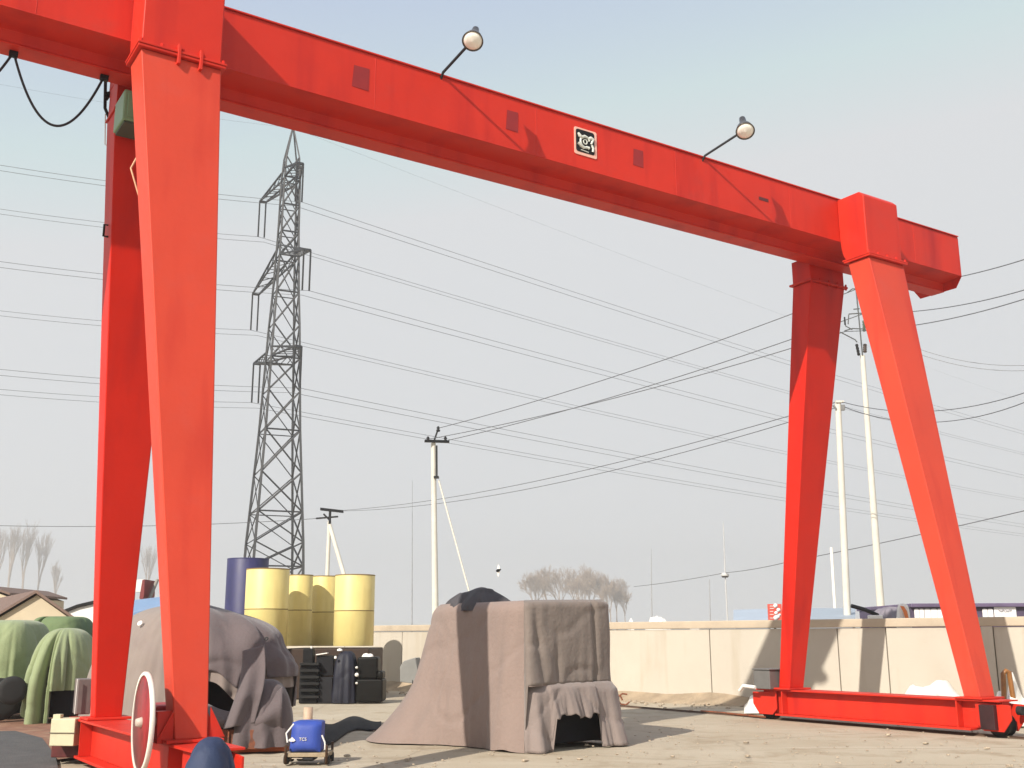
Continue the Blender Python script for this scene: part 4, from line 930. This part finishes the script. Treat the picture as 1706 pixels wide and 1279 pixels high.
m = MB(); m.tube([at(549, 874, 74.8), at(574, 960, 74), ], [.14, .14], 12); p_ = at(574, 960, 74); q_ = at(588, 1006, 73.5); m.tube([p_, p_+(q_-p_)*(p_.z/(p_.z-q_.z))], .14, 12); m.build('brace', CONC, parent=pB)
m = MB(); m.obox(at(545, 862, 74.9), Vector((.75, 0, .06)), (0, .1, 0), (0, 0, .05)); m.build('crossarm', BLACKM, parent=pB)
m = MB(); m.obox(at(553, 850, 74.9), Vector((.76, .2, -.07)), (0, .12, 0), (0, 0, .09)); m.build('switch_bar', BLACKM, parent=pB)
m = MB(); m.tube([at(549, 876, 74.9), at(550, 852, 74.9)], .09, 8); m.tube([at(539, 856, 74.9), at(549, 866, 74.9)], .06, 8); m.build('bracket', BLACKM, parent=pB)
pC, tC_ = pole('lower of the two concrete poles seen between the right crane legs', 1412, 1030, 1396, 668, 40, .135, .11)
m = MB(); m.obox(at(1404, 679, 39.9), (.07, 0, 0), (0, .07, 0), (0, 0, .10)); m.tube([at(1388, 675, 39.9), at(1393, 681, 39.9)], .04, 6); m.build('fuse_box', mat('fuse_grey', (.2, .2, .2), .5), parent=pC)
m = MB(); m.obox(at(1399, 669, 39.9), (.15, 0, 0), (0, .06, 0), (0, 0, .035)); m.build('cap', CONC, parent=pC)
pD, tD_ = pole('taller leaning concrete pole with insulators beside the right near leg', 1468, 1020, 1437, 592, 45, .17, .10)
Yd = 44.9
m = MB(); m.tube([at(1437, 592, Yd), at(1426, 480, Yd)], .028, 6)
for pts in ([(1407, 551), (1420, 547), (1441, 548)], [(1414, 523), (1442, 521)], [(1422, 515), (1432, 514)], [(1407, 530), (1409, 543), (1420, 549)], [(1400, 553), (1425, 566), (1428, 570)], [(1412, 487), (1420, 481), (1428, 481)], [(1428, 481), (1428, 505)], [(1414, 524), (1413, 540)]):
    m.tube([at(x, y, Yd) for x, y in pts], .024, 6)
m.build('ironwork', mat('iron_grey', (.07, .075, .075), .5, .2, 3), parent=pD)
for (x0, y0, x1, y1, r, mt_) in ((1427, 573, 1431, 592, .07, BLACKM), (1441, 573, 1441, 587, .09, mat('brown_glaze', (.05, .03, .02), .3)), (1439, 534, 1440, 552, .07, mat('green_glaze', (.05, .07, .04), .3)), (1407, 528, 1408, 541, .04, BLACKM)):
    a, b = at(x0, y0, Yd), at(x1, y1, Yd); ln = (b-a).length; m = MB(); m.lathe([(0, 0)]+[(r*(1 if k % 2 else .7), ln*k/8) for k in range(9)]+[(0, ln)], a, b-a, 12); m.build('insulator', mt_, parent=pD)
# slender poles further off
m = MB(); a, b = at(1385, 912, 55), at(1391, 1012, 55); d = b-a; m.tube([a, a+d*(a.z/-d.z)], .075, 10); o = m.build('white_post', WHITE); tag(o, 'short white post left of the lower concrete pole', 'post')
lp = thing('lamp_post', 'thin far post with a wide flat cap, between tarp and right leg', 'lamp post', (at(1208, 955, 95).x, 95, 0))
m = MB(); a = at(1205, 870, 95); m.tube([(at(1208.5, 955, 95).x, 95, 0), at(1208, 955, 95), a], [.07, .05, .03], 8); m.build('shaft', mat('far_grey', (.45, .45, .45), .6), parent=lp)
m = MB(); m.lathe([(0, .3), (.28, .3), (.36, .05), (.30, 0), (0, 0)], at(1208, 960, 95), (0, 0, 1), 16); m.build('cap', mat('far_grey', (.45, .45, .45)), parent=lp)
m = MB(); m.lathe([(.31, .0), (.26, -.09), (0, -.1)], at(1208, 960, 95), (0, 0, 1), 16); m.build('lens', BLACKM, parent=lp)
for k, (px, yt, Y, lab) in enumerate(((1085, 915, 110, 'thin grey mast rising from the long white heap'), (1182, 965, 90, 'faint thin mast left of the capped lamp post'), (687, 800, 130, 'short far mast left of the stayed pole'))):
    m = MB(); a = at(px, yt, Y); m.tube([(at(px, 1040, Y).x, Y, 0), a], [.07, .02], 6); o = m.build('mast', mat('mast_grey', (.30, .30, .31), .6)); tag(o, lab, 'mast')

wires = []
def wire(name, label, pts, r, sag, group, mt=WIREM):
    m = MB()
    if 'conductor' not in label and 'earth wire' not in label: pts = list(pts)+[Vector(pts[-1])+(Vector(pts[-1])-Vector(pts[-2])).normalized()*45]   # on to the next pole, out of sight
    for (a, b) in zip(pts, pts[1:]): m.tube(arc(a, b, sag, 20), r, 4, cap=False)
    o = m.build(name, mt); tag(o, label, 'power line', group); return o
# A -> D -> off right
A3 = [at(731, 713, 60), at(748, 733, 60), at(716, 731, 60)]
D3 = [at(1428, 481, 45), at(1442, 521, 45), at(1408, 552, 45)]
E3 = [at(1760, 414, 36), at(1760, 466, 36), at(1760, 480, 36)]
nm = ['topmost', 'middle', 'lowest']
for k in range(3): wire('power_line', f'{nm[k]} of the three dark wires from the stayed pole past the right legs', [A3[k], D3[k], E3[k]], .021, .35, 'wires between the concrete poles')
# B -> C -> off right
for k, (yb, yc, ye) in enumerate(((850, 668, 626), (851, 676, 636))):
    wire('power_line', ['upper', 'lower'][k]+' dark wire from the braced short pole to the lower concrete pole', [at(572, yb, 74.9), at(1398+4*k, yc, 40), at(1780, ye, 31)], .017, [.7, .9][k], 'wires between the concrete poles')
wire('power_line', 'single wire running left from the braced short pole across the pylon foot', [at(536, 863, 74.9), at(-60, 874, 70)], .024, .3, 'wires between the concrete poles')
wire('power_line', 'low wire crossing the capped lamp post behind the right legs', [at(1056, 977, 110), at(1208, 954, 95), at(1312, 936, 80), at(1760, 838, 60)], .03, .1, 'wires between the concrete poles')
for k in range(2): wire('power_line', ['upper', 'lower'][k]+' sagging wire leaving the taller concrete pole to the right', [at(1442, 541+8*k, 45), at(1800, 596+9*k, 40)], .011, .9, 'wires between the concrete poles')

# ------------------------------------------------------------------ lattice pylon
YP = 110.
pyl = thing('lattice_pylon', 'tall dark lattice transmission pylon standing behind the tanks', 'pylon', (at(455, 950, YP).x, YP, 0))
ax_b = at(455, 950, YP)
AX = ax_b.x
zof = lambda py: at(470, py, YP).z
ppm = lambda z: F/(YP*cT+(z-1.6)*sT)
levels = [(1080, 118), (945, 108), (905, 104), (855, 96), (790, 86), (720, 75), (655, 68), (600, 62), (545, 56), (490, 48), (430, 42), (390, 38), (345, 36), (300, 34), (265, 28), (213, 1.5)]
LV = []
for py, wpx in levels: z = zof(py); LV.append((z, wpx/ppm(z)))
LV[0] = (0, LV[0][1])
ra = R(24); e1 = Vector((math.cos(ra), math.sin(ra), 0)); e2 = Vector((-math.sin(ra), math.cos(ra), 0)); kf = 1/(math.cos(ra)+math.sin(ra))
def corner(i, c):
    z, w = LV[i]; h = w*kf/2; s1, s2 = ((-1, -1), (1, -1), (1, 1), (-1, 1))[c]; return Vector((AX, YP, z))+e1*h*s1+e2*h*s2
m = MB()
for c in range(4): m.tube([corner(i, c) for i in range(len(LV))], [.165-.004*i for i in range(len(LV))], 4)
m.build('corner_posts', STEELG, parent=pyl)
m = MB()
for i in range(len(LV)-2):
    for c in range(4):
        d = (c+1) % 4; r = .10 if c < 2 else .065
        m.tube([corner(i, c), corner(i+1, d)], r, 4); m.tube([corner(i, d), corner(i+1, c)], r, 4)
        if i % 2 == 1 or i > 8: m.tube([corner(i, c), corner(i, d)], r, 4)
m.build('bracing', STEELG, parent=pyl)
# cross arms: one side swings towards the yard, the other away
arms = [((500, 272), (438, 336), 300), ((512, 416), (426, 490), 452), ((497, 577), (428, 606), 596)]
armtips = []
for (xr, yr), (xl_, yl_), yc in arms:
    zc = zof(yc)
    for side, (px, py) in ((1, (xr, yr)), (-1, (xl_, yl_))):
        # the tip lies at height zc+.2: find its distance on the pixel's ray
        d = ray(px, py); k = (zc+.2-1.6)/d.z; tip = EYE+d*k
        m = MB(); i = min(range(len(LV)), key=lambda q: abs(LV[q][0]-zc)); cs = [corner(i, c) for c in range(4)]
        cs.sort(key=lambda p: (p-tip).length); r0, r1 = cs[0], cs[1]
        up = Vector((0, 0, 1.0))
        w_ = (r1-r0).normalized()*.35
        t0, t1 = tip-w_, tip+w_
        for a, b in ((r0, t0), (r1, t1), (r0+up, t0), (r1+up, t1)): m.tube([a, b], .11, 4)
        for q in range(1, 5):
            f = q/5; m.tube([r0.lerp(t0, f), r1.lerp(t1, f-.2)], .05, 4); m.tube([r0.lerp(t0, f), (r0+up).lerp(t0, f-.2)], .05, 4); m.tube([r1.lerp(t1, f), (r1+up).lerp(t1, f-.2)], .05, 4); m.tube([(r0+up).lerp(t0, f), (r1+up).lerp(t1, f)], .045, 4)
        m.tube([t0, t1], .16, 4); ao = m.build('cross_arm', STEELG, parent=pyl)
        tips = []
        for tt in (t0, t1):
            e = tt-Vector((0, 0, 4.3)); m = MB(); m.tube([tt, e], .10, 6); m.build('insulator_string', BLACKM, parent=ao); tips.append(e)
        armtips.append(tips)
# conductors: they run from the near left to the far right
ldir = Vector((.93, .37, 0)).normalized()
names = ['top right arm', 'top left arm', 'middle right arm', 'middle left arm', 'lowest right arm', 'lowest left arm']
# direction found from the slopes: far end low in the picture
for i, tips in enumerate(armtips):
    for k, e in enumerate(tips):
        e = e-Vector((0, 0, .55*k)); far = e+Vector((200, 183, -2.)); near = e+Vector((-60, -22, 3.0))
        wire('power_line', f'thin grey conductor slung from the pylon\'s {names[i]}, '+['outer', 'inner'][k]+' of its pair', [near, e, far], .024, 1.6, 'high voltage conductors on the pylon')
far = Vector((AX, YP, LV[-1][0])); wire('power_line', 'faint earth wire running from the pylon\'s peak', [far+Vector((-60, -22, 3)), far, far+Vector((200, 183, -4))], .009, 1.5, 'high voltage conductors on the pylon')

# ------------------------------------------------------------------ bare winter trees in the haze
def bare_tree(px, H, Y, lab, kind, seed, group):
    rnd = random.Random(seed); x = at(px, 1050, Y).x
    root = thing('bare_tree', lab, 'tree', (x, Y, 0), 0, group)
    T = MB(); C = MB()
    def grow(p, d, ln, r, dep, mb):
        q = p+d*ln; mb.tube([p, q], [r, r*.7], 4 if dep < 3 else 3, cap=False)
        if dep >= 5: return
        nb_ = (4 if dep > 0 else 6) if kind else (3 if dep > 0 else 6)
        for _ in range(nb_):
            a = rnd.uniform(0, 6.283); sp = rnd.uniform(.25, .7) if kind else rnd.uniform(.10, .24)
            o_ = d.orthogonal().normalized(); o2 = d.cross(o_); nd = (d+(o_*math.cos(a)+o2*math.sin(a))*sp+Vector((0, 0, .12))).normalized()
            grow(p.lerp(q, rnd.uniform(.55, 1)), nd, ln*rnd.uniform(.62, .82), max(.05, r*.55), dep+1, C)
    T_h = H*(.28 if kind else .34)
    T.tube([(x, Y, -.1), (x, Y, T_h)], [H*.018, H*.013], 8); T.build('trunk', BARK, parent=root)
    grow(Vector((x, Y, T_h*.85)), Vector((rnd.uniform(-.05, .05), 0, 1)).normalized(), H*.22, H*.011, 0, C)
    # fit height
    zmax = max(v[2] for v in C.v); f = (H-T_h*.85)/(zmax-T_h*.85); C.v = [(v[0], v[1], T_h*.85+(v[2]-T_h*.85)*f) for v in C.v]
    C.build('crown', BARK, parent=root)
rt = [(893, 948, 640), (912, 940, 660), (934, 946, 650), (958, 937, 670), (982, 944, 642), (1006, 950, 632), (1028, 958, 626), (1042, 975, 626), (970, 960, 615), (1018, 965, 618)]
ordn = ['leftmost', 'second from left', 'third from left', 'fourth from left', 'fifth from left', 'seventh from left', 'second from right', 'rightmost', 'nearer left', 'nearer right']
for k, (px, yt, Y) in enumerate(rt): bare_tree(px, at(px, yt, Y).z, Y, f'hazy bare tree, {ordn[k]} of the brown clump behind the wall', 1, 100+k, 'bare trees behind the wall')
ltp = [(8, 868, 860), (32, 862, 880), (56, 880, 885), (-14, 872, 870), (86, 930, 880), (240, 905, 885)]
lab2 = ['second poplar from the left edge', 'tallest poplar left of the shed gable', 'poplar right above the shed gable', 'poplar cut by the left edge', 'low poplar right of the shed gable', 'poplar seen between the left crane legs']
for k, (px, yt, Y) in enumerate(ltp): bare_tree(px, at(px, yt, Y).z, Y, 'faint bare '+lab2[k], 0, 200+k, 'bare poplars in the haze at left')

# a bird above the central machine
bp_ = at(830, 950, 32)
bird = thing('bird', 'small dark bird with white wings in the air above the pinkish tarp', 'bird', bp_)
m = MB(); m.lathe([(0, -.10), (.025, -.08), (.045, -.02), (.04, .04), (.022, .08), (.026, .10), (0, .13)], bp_, (.5, -.6, .15), 12); m.build('body', BLACKM, parent=bird)
for sgn in (1, -1):
    m = MB(); a = bp_; m.add([a+Vector((-.03, .04, .01*sgn)), a+Vector((.05, -.03, .01*sgn)), a+Vector((.04, .02, .10*sgn)), a+Vector((.0, .05, .19*sgn)), a+Vector((-.02, .06, .10*sgn))], [(0, 1, 2, 3, 4)]); m.build('wing', PLAST, parent=bird, solid=.008)

# ------------------------------------------------------------------ light, sky, air
SUN_EL, SUN_AZ = R(35), R(34)        # direction of travel: AZ from +Y towards +X
Ld = Vector((math.sin(SUN_AZ)*math.cos(SUN_EL), math.cos(SUN_AZ)*math.cos(SUN_EL), -math.sin(SUN_EL)))
sd_ = bpy.data.lights.new('sun', 'SUN'); sd_.energy = 5.0; sd_.angle = R(.5); sd_.color = (1, .93, .82)
so = bpy.data.objects.new('sun', sd_); COL.objects.link(so); so.rotation_euler = Ld.to_track_quat('-Z', 'Y').to_euler(); so.location = (-20, -20, 30)
w = bpy.data.worlds.new('World'); SC.world = w; w.use_nodes = True
nt = w.node_tree; bg = nt.nodes['Background']; sky = nt.nodes.new('ShaderNodeTexSky'); sky.sky_type = 'NISHITA'; sky.sun_disc = False
sky.sun_elevation = SUN_EL
sv = -Ld; sky.sun_rotation = math.atan2(sv.x, sv.y)
sky.air_density = 1.0; sky.dust_density = 1.6; sky.ozone_density = 1.5; sky.altitude = 50
hs_ = nt.nodes.new('ShaderNodeHueSaturation'); hs_.inputs['Saturation'].default_value = .48; hs_.inputs['Value'].default_value = 1.62
cap = nt.nodes.new('ShaderNodeMixRGB'); cap.blend_type = 'DARKEN'; cap.inputs['Fac'].default_value = 1; cap.inputs['Color2'].default_value = (4.4, 4.36, 4.3, 1)
nt.links.new(sky.outputs['Color'], hs_.inputs['Color']); nt.links.new(hs_.outputs['Color'], cap.inputs['Color1']); tint = nt.nodes.new('ShaderNodeMixRGB'); tint.blend_type = 'MULTIPLY'; tint.inputs['Fac'].default_value = 1; tint.inputs['Color2'].default_value = (.97, 1.0, 1.04, 1)
nt.links.new(cap.outputs['Color'], tint.inputs['Color1']); nt.links.new(tint.outputs['Color'], bg.inputs['Color']); bg.inputs['Strength'].default_value = .135

h = MB(); h.box(-720, 720, -140, 930, -1, 72); hm = bpy.data.materials.new('haze_air'); hm.use_nodes = True
hn = hm.node_tree; hn.nodes.remove(hn.nodes['Principled BSDF']); pv = hn.nodes.new('ShaderNodeVolumePrincipled')
pv.inputs['Color'].default_value = (.86, .88, .90, 1); pv.inputs['Density'].default_value = .0009; pv.inputs['Anisotropy'].default_value = .45
hn.links.new(pv.outputs['Volume'], hn.nodes['Material Output'].inputs['Volume'])
ho = h.build('haze', hm, origin=(0, 0, 0)); structure(ho, 'stuff')

vs_ = SC.view_settings; vs_.view_transform = 'Standard'; vs_.look = 'None'; vs_.gamma = 1; vs_.exposure = .34
cy = SC.cycles; cy.use_denoising = True; cy.max_bounces = 6; cy.volume_bounces = 1; cy.use_adaptive_sampling = True; cy.adaptive_threshold = .015
try: cy.denoiser = 'OPENIMAGEDENOISE'
except Exception: pass
